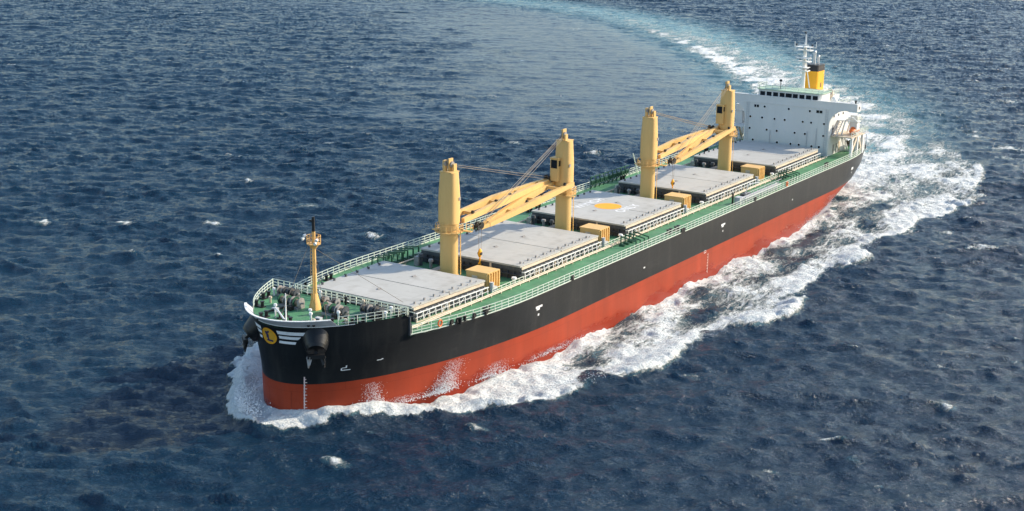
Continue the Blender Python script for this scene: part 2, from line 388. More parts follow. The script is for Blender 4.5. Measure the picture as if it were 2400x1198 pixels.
# ------------------------------------------------------------------ railings
def rail(line, name='railing', mat='railw', hgt=1.1, rows=(.38, .74, 1.1), step=1.5, r=.035, parent=None):
    m = MB(); L = [Vector(a) for a in line]
    pts = []
    for a, b in zip(L, L[1:]):
        n_ = max(1, round((b - a).length / step))
        for i in range(n_): pts.append(a + (b - a) * i / n_)
    pts.append(L[-1])
    for p in pts: m.beam(p, p + Vector((0, 0, hgt)), r * 2, r * 2)
    for z in rows:
        for a, b in zip(pts, pts[1:]): m.beam(a + Vector((0, 0, z)), b + Vector((0, 0, z)), r * 1.7, r * 1.7)
    return part(m, name, mat, parent)
def edge(z, s1, s2, n, side, inset=.25, zz=None): return [(s, side * (hb(s, z) - inset), z if zz is None else zz) for s in np.linspace(s1, s2, n)]
for side in (1, -1):
    rail(edge(7.5, BR + .6, 166, 60, side, .15, 7.46), step=1.35, r=.035 if side > 0 else .042)
rail(edge(9.95, 6.8, BR - .2, 9, 1, .2, 9.78), step=1.5, r=.028); rail(edge(9.95, 6.3, BR - .2, 10, -1, .2, 9.78), step=1.5, r=.034)
rail([(BR - .15, p, 9.78) for p in np.linspace(-10.1, 10.1, 12)], step=1.2)
# pale gutter bar along port and starboard deck edge
for side in (1, -1):
    m = MB(); L = edge(7.5, BR + .3, 167, 80, side, .06, 7.53)
    for a, b in zip(L, L[1:]): m.beam(a, b, .1, .14)
    part(m, 'gutter_bar', 'railw')

# ------------------------------------------------------------------ hatches
HT = 9.36
hatches = [(18.6, 33.0, 7.4, 8.0), (41.1, 61.6, 8.0, 8.0), (69.3, 87.9, 8.0, 8.0), (96.6, 116.0, 8.0, 8.0), (125.5, 146.6, 8.0, 8.0)]
cover_objs = []
for hi, (sa, sb, wa, wb) in enumerate(hatches):
    sm = (sa + sb) / 2; wm = (wa + wb) / 2
    c = MB().mat('hatch')
    def panel(x0, x1, w0, w1):
        c.mat('hatch').poly([(x0, -w0), (x0, w0), (x1, w1), (x1, -w1)], (HT - .22, HT))
        c.mat('coam').poly([(x0 + .05, -w0 + .1), (x0 + .05, w0 - .1), (x1 - .05, w1 - .1), (x1 - .05, -w1 + .1)], (HT - .75, HT - .22))
    panel(sa, sm - .1, wa, wm); panel(sm + .1, sb, wm, wb)
    c.mat('beige')
    for sd in (1, -1):
        c.beam((sa + .3, sd * (wa + .02), HT - .42), (sb - .3, sd * (wb + .02), HT - .42), .12, .32)
    cov = part(c, 'hatch_cover', origin=(sm, 0, HT)); cover_objs.append(cov)
    for k, (x, p) in enumerate([(sm - 3.6, -.2), (sm + 3.4, -.2)]):
        m = MB(); m.cyl((x, p, HT), (x, p, HT + .03), .38, .38, 12); m.bx((x - .3, p - .06, HT + .03), (x + .3, p + .06, HT + .12)); part(m, 'lifting_pad', 'grey', cov, origin=(x, p, HT))
    for sd in (1, -1):                                        # cleats standing along the cover edge
        m = MB()
        for x in np.arange(sa + 1, sb - .5, 1.9 + random.random() * .4): m.bx((x, sd * 7.2 if hi else sd * 6.9, HT), (x + .22, (sd * 7.42 if hi else sd * 7.1), HT + .28)); m.bx((x + .5, sd * 7.5, HT), (x + .62, sd * 7.6, HT + .18))
        split_part(m, 'cleat', 'coam' if sd < 0 else 'grey', cov)
    # coaming with stays
    k = MB().mat('coam'); w0, w1 = wa + .05, wb + .05
    k.poly([(sa + .25, -w0), (sa + .25, w0), (sb - .25, w1), (sb - .25, -w1)], (7.44, HT - .78))
    k.mat('coam'); 
    for p in np.arange(-7, 7.2, 1.0):                         # end-wall stiffeners, forward and aft
        k.bx((sa - .02, p - .05, 7.46), (sa + .27, p + .05, 8.6)); k.bx((sb - .27, p - .05, 7.46), (sb + .02, p + .05, 8.6))
    k.mat('beige').bx((sa + .02, 3.2, 7.46), (sa + .24, 3.5, HT - .25))
    k.mat('coam').bx((sa - .15, -w0, 8.1), (sa + .26, w0, 8.18))
    coam = part(k, 'hatch_coaming', origin=(sm, 0, 7.5))
    for sd in (1, -1):
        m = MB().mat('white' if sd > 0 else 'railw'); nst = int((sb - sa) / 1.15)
        for i in range(nst + 1):
            x = sa + .3 + (sb - sa - .6) * i / nst; w = w0 + (w1 - w0) * i / nst
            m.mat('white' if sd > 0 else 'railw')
            m.beam((x, sd * (w + .55), 7.46), (x, sd * (w + .48), 8.52), .09, .09)
            if i % 2: m.beam((x, sd * (w + .02), 7.5), (x, sd * (w + .5), 8.45), .08, .08)
            m.beam((x, sd * w, 8.5), (x, sd * (w + .5), 8.5), .09, .07)
            if i < nst and i % 3 == 1: m.beam((x, sd * (w + .5), 7.6), (x + (sb - sa - .6) / nst, sd * (w + .48), 8.45), .05, .05)
        m.beam((sa + .1, sd * (w0 + .5), 8.56), (sb - .1, sd * (w1 + .5), 8.56), .12, .1); m.beam((sa + .1, sd * (w0 + .52), 8.05), (sb - .1, sd * (w1 + .52), 8.05), .05, .05)
        m.mat('beige').beam((sa, sd * (w0 + .58), 7.52), (sb, sd * (w1 + .58), 7.52), .16, .12)
        part(m, 'coaming_stays', parent=coam)
        r_ = MB(); 
        for i in range(0, nst * 2): 
            x = sa + .3 + (sb - sa - .6) * (i + random.random() * .6) / (nst * 2)
            if random.random() < .3: r_.bx((x, sd * (w0 + .12), 7.46), (x + .25, sd * (w0 + .34), 7.46 + .3 + random.random() * .6))
        split_part(r_, 'coaming_fitting', 'beige', coam)
# helicopter winching marks on the third cover
cv = cover_objs[2]
m = MB(); m.cyl((78.9, -.1, HT + .004), (78.9, -.1, HT + .012), 2.1, 2.1, 40); part(m, 'winch_circle', 'marko', cv, origin=(78.9, -.1, HT))
def textmesh(txt, s, p, z, size, name, mat, parent, rotz=0.):
    cu = bpy.data.curves.new(name, 'FONT'); cu.body = txt; cu.size = size; cu.align_x = 'CENTER'; cu.align_y = 'CENTER'; cu.offset = .03; cu.space_character = 1.15
    o = bpy.data.objects.new(name, cu); COL.objects.link(o); dg = bpy.context.evaluated_depsgraph_get()
    me = bpy.data.meshes.new_from_object(o.evaluated_get(dg)); COL.objects.unlink(o); bpy.data.objects.remove(o)
    me.materials.clear(); me.materials.append(M[mat]); o = bpy.data.objects.new(name, me); COL.objects.link(o)
    pw = Vector((0, 0, 0)); q = parent
    while q is not None: pw += Vector(q.location); q = q.parent
    o.parent = parent; o.location = Vector((s, -p, z)) - pw; o.rotation_euler = (0, 0, rotz); return o
textmesh('WINCH', 79.0, -3.5, HT + .012, 2.1, 'winch_lettering', 'mark', cv)
textmesh('ONLY', 79.4, 3.1, HT + .012, 2.1, 'only_lettering', 'mark', cv)

# pipes along the coamings between hatches, both sides
for sd in (1, -1):
    m = MB()
    for off, zz in ((9.0, 7.75), (9.25, 7.7)):
        m.cyl((16, sd * off, zz), (148, sd * off, zz), .08, .08, 6)
    for x in np.arange(17, 148, 2.2): m.bx((x, sd * 8.9, 7.46), (x + .12, sd * 9.35, 7.7))
    part(m, 'pipe_run', 'beige')
    # small walkway rail over gaps
for sa, sb in ((33.2, 41), (61.8, 69.2), (88.1, 96.5), (116.2, 125.3)):
    rail([(sa + .3, 8.75, 7.46), (sb - .3, 8.75, 7.46)], 'gap_railing', 'railw', .75, (.4, .75), 1.0, .04)

# ------------------------------------------------------------------ cranes
def crane(cs, up, aft, lb):
    """cs station, up height offset, aft +1 jib points aft"""
    z0 = 7.46; zr = 13.8 + up
    m = MB().mat('cream')
    m.cyl((cs, 0, z0), (cs, 0, zr), 1.17, 1.17, 28)
    m.cyl((cs, 0, z0), (cs, 0, z0 + .5), 1.5, 1.3, 28)
    m.cyl((cs, 0, zr), (cs, 0, zr + .14), 1.34, 1.34, 28); m.cyl((cs, 0, zr + .14), (cs, 0, zr + 1.05), 1.24, 1.24, 28)
    m.cyl((cs, 0, zr + 1.05), (cs, 0, zr + 1.17), 1.32, 1.32, 28)
    # housing: rounded square tapering upward
    pr = [(zr + 1.17, 1.22, 1.24), (zr + 4.6, 1.22, 1.24), (zr + 6.3, 1.08, 1.16), (zr + 7.75, .96, 1.08)]
    N = 28; ring = []
    for z, a, b in pr:
        for i in range(N):
            t = 2 * PI * i / N; ct, st = math.cos(t), math.sin(t); k = 1 / (abs(ct) ** 3.2 + abs(st) ** 3.2) ** (1 / 3.2)
            ring.append((cs + a * ct * k, b * st * k, z))
    m.add(ring, [(j * N + i, j * N + (i + 1) % N, (j + 1) * N + (i + 1) % N, (j + 1) * N + i) for j in range(3) for i in range(N)] + [tuple(range(3 * N, 4 * N))])
    # head: sheave cheeks
    zt = zr + 7.75
    m.bx((cs - .3 - aft * .3, -.62, zt), (cs + .3 - aft * .3, -.32, zt + 1.5)); m.bx((cs - .45 + aft * .25, -.1, zt - .1), (cs + .45 + aft * .25, .1, zt + 1.7))
    m.bx((cs - .35 + aft * .5, .35, zt - .1), (cs + .3 + aft * .5, .6, zt + 1.0)); m.bx((cs - .9, -.95, zt), (cs + .9, .95, zt + .12))
    body = part(m, 'deck_crane', smooth=True, origin=(cs, 0, z0))
    body['label'] = lb
    s_ = MB()
    for p in (-.2, .22): s_.cyl((cs + aft * .35, p - .08, zt + .9), (cs + aft * .35, p + .08, zt + .9), .42, .42, 14)
    s_.cyl((cs - aft * .3, -.47, zt + 1.1), (cs - aft * .3, -.30, zt + 1.1), .35, .35, 14)
    split_part(s_, 'sheave', 'grey', body)
    # access platforms at the slewing ring
    pf = MB(); d_ = aft
    pf.cyl((cs, 0, zr - .02), (cs, 0, zr + .05), 1.85, 1.85, 20)
    pf.bx((cs + d_ * 1.0, -.2, zr - .05), (cs + d_ * 1.6, 2.6, zr + .05))
    pf.bx((cs - 1.0, -2.0, zr + .1), (cs + 1.0, -1.2, zr + .2))
    part(pf, 'platform', 'cream', body)
    rail([(cs + 1.8 * math.cos(t), 1.8 * math.sin(t), zr + .05) for t in np.linspace(-PI, PI, 17)], 'platform_railing', 'cream', .9, (.45, .9), 1.2, .03, body)
    rail([(cs + d_ * 1.6, 1.6, zr + .05), (cs + d_ * 1.6, 2.6, zr + .05), (cs + d_ * 1.0, 2.6, zr + .05)], 'platform_railing', 'cream', .9, (.45, .9), .8, .03, body)
    # ladder and small door
    ld = MB(); 
    for p in (.25, .62): ld.beam((cs + .6, 1.35 + 0 * p, 8), (cs + .6, 1.3, zr), .05, .05) if p < .3 else ld.beam((cs + .95, 1.2, 8), (cs + .95, 1.15, zr), .05, .05)
    for z in np.arange(8.2, zr, .4): ld.beam((cs + .6, 1.33, z), (cs + .95, 1.18, z), .03, .03)
    part(ld, 'ladder', 'cream', body)
    dr = MB(); dr.bx((cs + aft * .35, 1.24, zr + 4.1), (cs + aft * .75, 1.30, zr + 4.5)); part(dr, 'door_hatch', 'grey', body)
    # cab on the jib side, starboard
    cb = MB().mat('cream'); cx = cs + aft * 1.3
    cb.bx((cx - .55, -1.25, zr + 2.0), (cx + .62, .05, zr + 5.3)); cb.bx((cx - .65, -1.32, zr + 5.3), (cx + .75, .12, zr + 5.42))
    cab = part(cb, 'cab', None, body)
    gl = MB(); fx = cx + aft * .62 if aft > 0 else cx - .55
    gl.bx((fx - .05, -1.1, zr + 3.9), (fx + .05, -.12, zr + 5.1)); gl.bx((cx - .4, .05, zr + 4.2), (cx + .45, .09, zr + 5.0)); part(gl, 'cab_window', 'glass', cab)
    return body, zr, zt
def jib(body, heel, tip, spread_h, name='jib', hook=None, ztop=None, cs=None):
    hs, hp, hz = heel; ts, tp, tz = tip; L = ts - hs; d = 1 if L > 0 else -1
    m = MB()
    for k in (-1, 1):
        a = (hs, hp + k * spread_h, hz); c = (hs + L * .93, tp + k * .42, hz + (tz - hz) * .93)
        mid = (hs + L * .45, (a[1] + c[1]) / 2 + k * .12, hz + (tz - hz) * .45 + .1)
        m.beam(a, mid, .45, .6, .62, .95); m.beam(mid, c, .62, .95, .42, .55)
        m.beam(c, (ts, tp + k * .3, tz), .35, .5, .25, .45)
    for f in (.14, .40, .66, .9):
        y = spread_h * (1 - f) + .42 * f; s0 = hs + L * f
        m.beam((s0, hp * (1 - f) + tp * f - y, hz + (tz - hz) * f + .05), (s0, hp * (1 - f) + tp * f + y, hz + (tz - hz) * f + .05), .35, .4)
    f1, f2 = .66, .9
    j = part(m, name, 'cream', body)
    w = MB()
    for f in (.1, .36, .52): w.cyl((hs + L * f, hp * (1 - f) + tp * f - .1 + spread_h * (1 - f), hz + (tz - hz) * f + .55), (hs + L * f, hp * (1 - f) + tp * f + .2 + spread_h * (1 - f), hz + (tz - hz) * f + .55), .22, .22, 10)
    for k in (-.35, .35): w.cyl((ts, tp + k - .12, tz + .35), (ts, tp + k + .12, tz + .35), .45, .45, 14); w.cyl((ts + d * .7, tp + k - .1, tz + .15), (ts + d * .7, tp + k + .1, tz + .15), .36, .36, 12)
    split_part(w, 'pulley', 'black', j)
    for k in (-.3, .3):
        part(MB().cyl((cs + d * .4, k * .6, ztop + .9), (ts, tp + k, tz + .5), .03, .03, 5), 'luffing_rope', 'rope', body)
        part(MB().cyl((cs + d * .4, k * .9, ztop + .7), (ts - d * 1.2, tp + k * 1.3, tz + .4), .028, .028, 5), 'luffing_rope', 'rope', body)
    if hook:
        x, p, z = hook
        for a in (-.32, .32): part(MB().cyl((x + a, p, tz), (x + a * .8, p, z + .8), .025, .025, 5), 'hoist_rope', 'rope', body)
        hk = MB().mat('marko'); hk.ell((x, p, z + .35), (.38, .22, .62), 12, 8); hk.mat('black'); hk.cyl((x, p - .26, z + .3), (x, p + .26, z + .3), .22, .22, 12)
        hk.mat('marko'); hk.cyl((x, p, z - .3), (x, p, z - 1.1), .12, .1, 8); hk.bx((x - .3, p - .08, z - 1.3), (x + .25, p + .08, z - 1.1)); hk.bx((x - .3, p - .08, z - 1.3), (x - .18, p + .08, z - .9))
        part(hk, 'hook_block', parent=body, smooth=True, origin=(x, p, z))
names = ['yellow deck crane between the first and second hatch, jib pointing aft', 'yellow deck crane between the second and third hatch, jib lowered towards the bow',
         'yellow deck crane between the third and fourth hatch, jib pointing aft', 'yellow deck crane nearest the white superstructure, jib lowered towards the bow']
for i, (cs, up, aft) in enumerate([(36.5, 0, 1), (65.2, 0, -1), (91.7, 0, 1), (121.4, 1.0, -1)]):
    body, zr, zt = crane(cs, up, aft, names[i])
    if aft > 0: 
        jib(body, (cs + 1.3, 0, zr + 1.3), (cs + 27.0, -1.7, zr + 2.0), 1.25, cs=cs, ztop=zt)
    else: jib(body, (cs - .6 + .4, .2, zr + 1.6 - up * .3), (cs - 24.0, 1.5, 13.55), 1.45, cs=cs, ztop=zt, hook=(cs - 24.4, 1.9, 9.9) )

# cream ribbed deck lockers beside the cranes
for cs in (36.5, 65.1, 91.7, 121.3):
    a = cs - 2.3; m = MB()
    m.bx((a, 4.3, 7.46), (a + 2.6, 7.5, 9.75)); m.bx((a - .08, 4.2, 9.75), (a + 2.7, 7.6, 9.87))
    for x in np.arange(a + .15, a + 2.6, .55): m.bx((x, 7.5, 7.5), (x + .2, 7.72, 9.75))
    m.bx((a - .1, 7.3, 7.5), (a, 7.5, 9.75))
    lk = part(m, 'deck_locker', 'cream', origin=(a + 1.3, 5.9, 7.46))
    d = MB(); d.bx((a - .05, 5.2, 7.6), (a - .01, 6.0, 9.3)); part(d, 'door', 'beige', lk)
# ------------------------------------------------------------------ deck machinery on the forecastle
def winch(s, p, z, sc_=1., name='mooring_winch', n=3):
    sc_ *= .78
    m = MB().mat('grey'); m.bx((s - .9 * sc_, p - 2.0 * sc_, z), (s + .9 * sc_, p + 2.0 * sc_, z + .25))
    for k in range(n):
        q = p - 1.5 * sc_ + k * 3.0 * sc_ / max(1, n - 1)
        m.mat('coam' if k % 2 else 'rope').cyl((s, q - .42 * sc_, z + .95 * sc_), (s, q + .42 * sc_, z + .95 * sc_), .5 * sc_, .5 * sc_, 14)
        for e in (-.5, .5): m.mat(random.choice(['grey', 'grey', 'coam', 'dgreen', 'coam'])).cyl((s, q + e * sc_ - .05, z + .95 * sc_), (s, q + e * sc_ + .05, z + .95 * sc_), .85 * sc_, .85 * sc_, 18)
    m.mat('grey').bx((s + .5 * sc_, p - 2.3 * sc_, z), (s + 1.3 * sc_, p - 1.4 * sc_, z + 1.1 * sc_)); m.mat('black').bx((s - 1.3, p + .5, z), (s - .8, p + 1.1, z + .7 * sc_))
    m.mat('grey').cyl((s, p - 2.3 * sc_, z + .95 * sc_), (s, p + 2.5 * sc_, z + .95 * sc_), .12, .12, 8)
    return part(m, name, smooth=True, origin=(s, p, z))
ZF = 9.78
winch(9.4, -2.9, ZF, .95, 'windlass'); winch(9.8, 3.3, ZF, .95, 'windlass'); winch(12.3, -5.9, ZF, .85); winch(12.3, 6.6, ZF, .85); winch(12.5, .3, ZF, .7, n=2)
def bollard(s, p, z, along=True, mat='black'):
    if z == ZF: s += 1.2; p = math.copysign(min(abs(p), hb(s, 9.95) - .9), p)
    m = MB(); a = (.45, 0) if along else (0, .45)
    m.bx((s - .3 - a[0], p - .3 - a[1], z), (s + .3 + a[0], p + .3 + a[1], z + .12))
    for k in (-1, 1):
        m.cyl((s + k * a[0], p + k * a[1], z), (s + k * a[0], p + k * a[1], z + .62), .2, .2, 12); m.cyl((s + k * a[0], p + k * a[1], z + .62), (s + k * a[0], p + k * a[1], z + .72), .27, .27, 12)
    return part(m, 'bollard', mat, origin=(s, p, z))
for s, p in ((3.0, 1.2), (3.3, -2.6), (5.3, 5.2), (6.2, -6.6), (8.2, 8.1), (10.2, 8.9), (9.2, -8.6), (12.8, 10.3), (4.6, -.9), (7.2, 6.4)): bollard(s, p, ZF, random.random() < .5)
for s in (22, 27, 75.5, 78, 106, 140): bollard(s, 12.2, 7.46); bollard(s, -12.2, 7.46)
def vent(s, p, z, hh=1., r=.25, mat='white'):
    if z == ZF: s = min(s + .9, 13.7); p = math.copysign(min(abs(p), hb(s, 9.95) - .8), p); hh *= .8; r *= .75
    m = MB(); m.cyl((s, p, z), (s, p, z + hh * .75), r * .55, r * .55, 10); m.cyl((s, p, z + hh * .75), (s, p, z + hh), r, r * .8, 12)
    return part(m, 'mushroom_vent', mat, origin=(s, p, z), smooth=True)
for s, p, hh, mt in ((6.0, 2.2, 1.1, 'white'), (7.4, .9, .9, 'white'), (8.0, 4.5, 1.2, 'white'), (6.4, -3.4, 1.0, 'white'), (11.3, 9.0, 1.0, 'white'), (5.1, 3.4, .7, 'beige'), (13.2, 4.2, 1.3, 'beige'), (13.3, -2.2, 1.3, 'white'),
                   (13.4, 8.2, 1.2, 'white'), (10.8, -7.6, 1.2, 'white'), (8.3, -5.9, 1.0, 'beige'), (13.5, 1.6, 1.2, 'black'), (13.5, 6.2, 1.1, 'black'), (7.0, 7.1, .8, 'beige'), (12.9, 9.4, .9, 'beige')): vent(s, p, ZF, hh, .3, mt)
# hawse pipes covers and chain stoppers
for k in (-1, 1):
    m = MB().mat('black'); m.beam((8.2, k * 2.9, ZF + .25), (5.9, k * 3.5, ZF + .2), .25, .2); m.mat('lgrey').bx((6.8, k * 3.2 - .35, ZF), (7.3, k * 3.2 + .35, ZF + .45)); part(m, 'chain_stopper', origin=(6, k * 3.3, ZF))
    m = MB().mat('black'); m.cyl((14.9, k * 9.6, 7.5), (14.9, k * 9.6, 8.6), .5, .5, 12); part(m, 'store_vent', origin=(14.9, k * 9.6, 7.5))
# hose reels / control stands: pale rails in front of hatch 1
m = MB().mat('railw')
for p in np.arange(-6.8, 10.6, 1.5): m.beam((14.9, p, 7.5), (14.9, p, 10.6), .07, .07)
for z in (10.1, 10.5): m.beam((14.9, -6.8, z), (14.9, 10.5, z), .06, .06)
part(m, 'breakwater_frame')
m = MB().mat('coam').bx((16.2, -7.0, 7.5), (17.6, 7.2, 8.9)); m.mat('white')
for p in np.arange(-6.5, 7, 2.1): m.bx((16.0, p, 7.6), (16.2, p + .25, 9.3))
part(m, 'cover_stowage')
# foremast
m = MB().mat('mast'); ms = 10.3
m.cyl((ms, -.1, ZF), (ms, -.1, ZF + 1.9), .62, .26, 16, sq=4); m.cyl((ms, -.1, ZF + 1.7), (ms, -.1, 18.9), .27, .2, 16); m.mat('black').cyl((ms, -.1, 18.9), (ms, -.1, 20.6), .19, .17, 14)
m.bx((ms - .1, -.6, 20.0), (ms + .1, -.15, 20.2))
fm = part(m, 'foremast', smooth=True, origin=(ms, -.1, ZF))
m = MB().mat('mast'); m.cyl((ms, -.1, 17.45), (ms, -.1, 17.53), .8, .8, 16); m.cyl((ms, -.1, 16.9), (ms, -.1, 17.45), .25, .65, 12); part(m, 'mast_platform', parent=fm)
rail([(ms + .8 * math.cos(t), -.1 + .8 * math.sin(t), 17.53) for t in np.linspace(0, 2 * PI, 11)], 'mast_railing', 'mast', .9, (.45, .9), .8, .024, fm)
for dp, dz in ((-.95, .7), (.95, .8), (-.7, 1.1), (.75, .4)):
    m = MB(); m.cyl((ms - .5, -.1 + dp, 17.4 + dz), (ms - .8, -.1 + dp * 1.1, 17.3 + dz), .14, .19, 10); part(m, 'floodlight', 'white', fm)
for a in ((ms, -.1, 17.0, 20, -7.5, 9.6), (ms, -.1, 17.0, 18.8, 6, 9.6), (ms, -.1, 18.8, 4.4, -.2, 10.0), (ms, -.1, 16, 7, 4.5, 9.9)): part(MB().cyl(a[:3], a[3:], .025, .025, 5), 'stay_wire', 'rope', fm)
m = MB().mat('mast')
for z in np.arange(ZF + .5, 17.3, .38): m.beam((ms - .45, .1, z), (ms - .45, -.25, z), .03, .03)
for p in (.1, -.25): m.beam((ms - .45, p, ZF), (ms - .42, p, 17.4), .04, .04)
part(m, 'ladder', parent=fm)
# jackstaff and bow davit
m = MB(); m.cyl((3.4, 1.7, ZF), (3.4, 1.7, 13.6), .09, .06, 8); part(m, 'jackstaff', 'white', origin=(3.4, 1.7, ZF))
m = MB(); m.tube([(5.3, -1.6, ZF), (5.3, -1.6, 10.9), (4.4, -.2, 10.9), (3.5, 1.6, 10.3)], .09, 8); m.tube([(4.9, -.9, 10.9), (5.4, -.6, ZF)], .06, 6); part(m, 'bow_davit', 'white', origin=(3, -.6, ZF))

# small clutter on the main deck: vents and fittings between hatches
random.seed(3)
for sa, sb in ((33.4, 40.8), (62.0, 69.0), (88.3, 96.3), (116.4, 125.2)):
    for p, mt, hh in ((-6.8, 'coam', 1.6), (-5.0, 'grey', 1.2), (-3.2, 'coam', 1.5), (8.2, 'white', .9), (3.0, 'coam', 1.3)):
        vent(sb - 1.0 - random.random() * .8, p, 7.46, hh, .38, mt)
    m = MB().mat('grey'); m.bx((sb - 1.7, -7.6, 7.46), (sb - .9, -6.9, 8.7)); m.mat('coam').bx((sa + .4, -2.8, 7.46), (sb - .8, -1.9, 8.3)); part(m, 'cable_duct', origin=(sb - 1, -7, 7.46))
    m = MB().mat('lgrey'); m.cyl((sa + 1.2, 7.9, 7.46), (sa + 1.2, 7.9, 8.7), .28, .28, 12); m.bx((sa + 1.3, 7.6, 7.46), (sa + 2.0, 8.2, 8.1)); part(m, 'valve_stand', origin=(sa + 1.2, 7.9, 7.46))
# green folded stanchion racks
for x0, side in ((64.8, 1), (122.5, 1), (36.0, -1), (39.5, -1)):
    for k in range(4):
        m = MB(); x = x0 + k * 1.25; y0, y1 = side * 9.9, side * 12.3
        m.beam((x, y0, 7.46), (x, y0, 8.9), .16, .16); m.beam((x, y0, 8.85), (x + .1, y1, 8.4), .16, .16); m.beam((x, y1, 7.46), (x + .1, y1, 8.45), .14, .14); m.bx((x - .2, y0 - .2 * side, 7.46), (x + .3, y0 + .6 * side, 7.75))
        part(m, 'stanchion_frame', 'dgreen', origin=(x, y0, 7.46))
for k in range(9):
    m = MB(); x = 96 + k * 1.5; m.beam((x, -12.9, 7.46), (x, -12.9, 9.6), .14, .14); m.beam((x, -12.9, 9.5), (x + 1.5, -12.9, 9.5), .12, .12); m.beam((x, -12.9, 7.5), (x + .9, -12.2, 9.4), .1, .1); m.bx((x, -12.9, 8.2), (x + 1.0, -12.6, 8.9))
    part(m, 'side_frame', 'dgreen', origin=(x, -12.9, 7.46))
m = MB(); m.beam((112.5, -12.6, 7.5), (110.5, -12.7, 11.5), .12, .12); part(m, 'boat_pole', 'railw')
# accommodation ladder stowed at the port rail
m = MB().mat('lgrey'); 
for p in (12.4, 13.1): m.beam((101, p, 8.35), (116, p, 8.35), .08, .3)
for x in np.arange(101.2, 116, .6): m.bx((x, 12.4, 8.25), (x + .25, 13.1, 8.3))
for x in np.arange(101.2, 116, 1.5): m.beam((x, 13.1, 8.4), (x, 13.1, 9.2), .06, .06); m.bx((x, 12.6, 7.5), (x + .15, 12.9, 8.2))
m.beam((101, 13.1, 9.2), (116, 13.1, 9.2), .06, .06); part(m, 'accommodation_ladder', origin=(108, 12.8, 7.5))
m = MB().mat('black'); m.cyl((99.6, 11.5, 7.46), (99.6, 11.5, 9.3), .16, .16, 8); m.mat('lgrey').bx((100.0, 11.6, 7.46), (101.4, 12.6, 8.6)); part(m, 'ladder_winch', origin=(100, 12, 7.46))
m = MB().mat('coam'); m.bx((105, 10.4, 7.46), (107.6, 11.2, 8.1)); m.mat('white').tube([(106, 10.9, 8.1), (106.6, 11.2, 9.6), (108.5, 12.2, 9.7)], .07, 6); part(m, 'hose_davit', origin=(106, 11, 7.46))

# ------------------------------------------------------------------ superstructure
HS = 149.6; HE = 160.0; HW = 8.7
m = MB().mat('house')
# front plate outline with curved brackets to the wings (port positive), extruded 0.3 m, then the block behind
def arcpts(sg):
    r = []
    for i in range(9):
        t = i / 8 * PI / 2; r.append((sg * (HW + 3.4 * (1 - math.cos(t))), 13.6 + 3.0 * math.sin(t)))
    return r
outl = [(-HW, 7.46)] + arcpts(-1) + [(-14.0, 16.62), (-14.0, 18.0), (14.0, 18.0), (14.0, 16.62)] + arcpts(1)[::-1] + [(HW, 7.46)]
n = len(outl)
vs = [(HS, p, z) for p, z in outl] + [(HS + .35, p, z) for p, z in outl]
m.add(vs, [tuple(range(n)), tuple(range(2 * n - 1, n - 1, -1))] + [(i, (i + 1) % n, (i + 1) % n + n, i + n) for i in range(n)])
m.bx((HS + .35, -HW, 7.46), (HE, HW, 16.5))
m.bx((HE, -6.5, 7.46), (165.5, 6.5, 14.2))
for z in (11.6, 13.9): m.bx((HE, -HW, z - .12), (165.8, HW, z))
house = part(m, 'superstructure', origin=(155, 0, 7.46))
m = MB().mat('house')                                          # bridge wing deck and bulwarks
m.bx((HS + .35, -14.0, 16.5), (HS + 2.0, 14.0, 16.75))
for sg in (-1, 1):
    m.bx((HS + .35, sg * 13.85, 16.75), (HS + 2.0, sg * 14.0, 18.0)); m.bx((HS + 1.88, sg * 9, 16.75), (HS + 2.0, sg * 13.85, 17.9))
    m.mat('house').bx((HS + 4.6, sg * 11.2, 11.4), (HS + 6.2, sg * 12.6, 15.2)); m.bx((HS + 4.4, sg * 8.7, 13.9), (HS + 6.4, sg * 12.8, 14.05))
m.bx((HS + 2.0, -8.7, 16.5), (HE + .5, 8.7, 16.68)); wing = part(m, 'bridge_wing', parent=house)
m = MB(); 
for sg in (-1, 1): m.cyl((HS + 1.2, sg * 13.2, 17.9), (HS + 1.2, sg * 13.2, 18.6), .16, .2, 10); m.bx((HS + .9, sg * 14.0, 17.0), (HS + 1.3, sg * 14.06, 17.5))
split_part(m, 'side_light', 'black', wing)
# wheelhouse with sloped-in front
m = MB().mat('house'); wz0, wz1 = 16.68, 19.2
m.poly([(HS + .36, -6.1), (HS + .36, 6.1), (HS + 1.0, 6.5), (HS + 5.4, 6.5), (HS + 5.4, -6.5), (HS + 1.0, -6.5)], (wz0, wz1))
m.mat('roof').poly([(HS + .1, -6.3), (HS + .1, 6.3), (HS + 1.0, 6.8), (HS + 5.6, 6.8), (HS + 5.6, -6.8), (HS + 1.0, -6.8)], (wz1, wz1 + .14))
wh = part(m, 'wheelhouse', parent=house)
rail([(HS + .3, -6.1, wz1 + .14), (HS + .3, 6.1, wz1 + .14), (HS + 1.0, 6.7, wz1 + .14), (HS + 5.5, 6.7, wz1 + .14)], 'roof_railing', 'railw', .8, (.4, .8), 1.4, .035, house)
rail([(HS + 5.5, -6.7, wz1 + .14), (HS + 1.0, -6.7, wz1 + .14), (HS + .3, -6.1, wz1 + .14)], 'roof_railing', 'railw', .8, (.4, .8), 1.4, .035, house)
rail([(HS + 3.25, 8.8, 16.7), (HE + .3, 8.8, 16.7)], 'deck_railing', 'railw', 1.0, (.5, 1.0), 1.4, .035, house)
for i in range(9):
    p = -5.35 + i * 10.8 / 8; w = .98 if i != 4 else 1.25
    m = MB().mat('glass').bx((HS + .28, p - w / 2, 18.02), (HS + .39, p + w / 2, 18.85)); m.mat('house'); m.bx((HS + .24, p - w / 2 - .05, 18.85), (HS + .4, p + w / 2 + .05, 18.9)); m.bx((HS + .24, p - w / 2 - .05, 17.97), (HS + .4, p + w / 2 + .05, 18.02))
    part(m, 'bridge_window', parent=house, origin=(HS, p, 18.4))
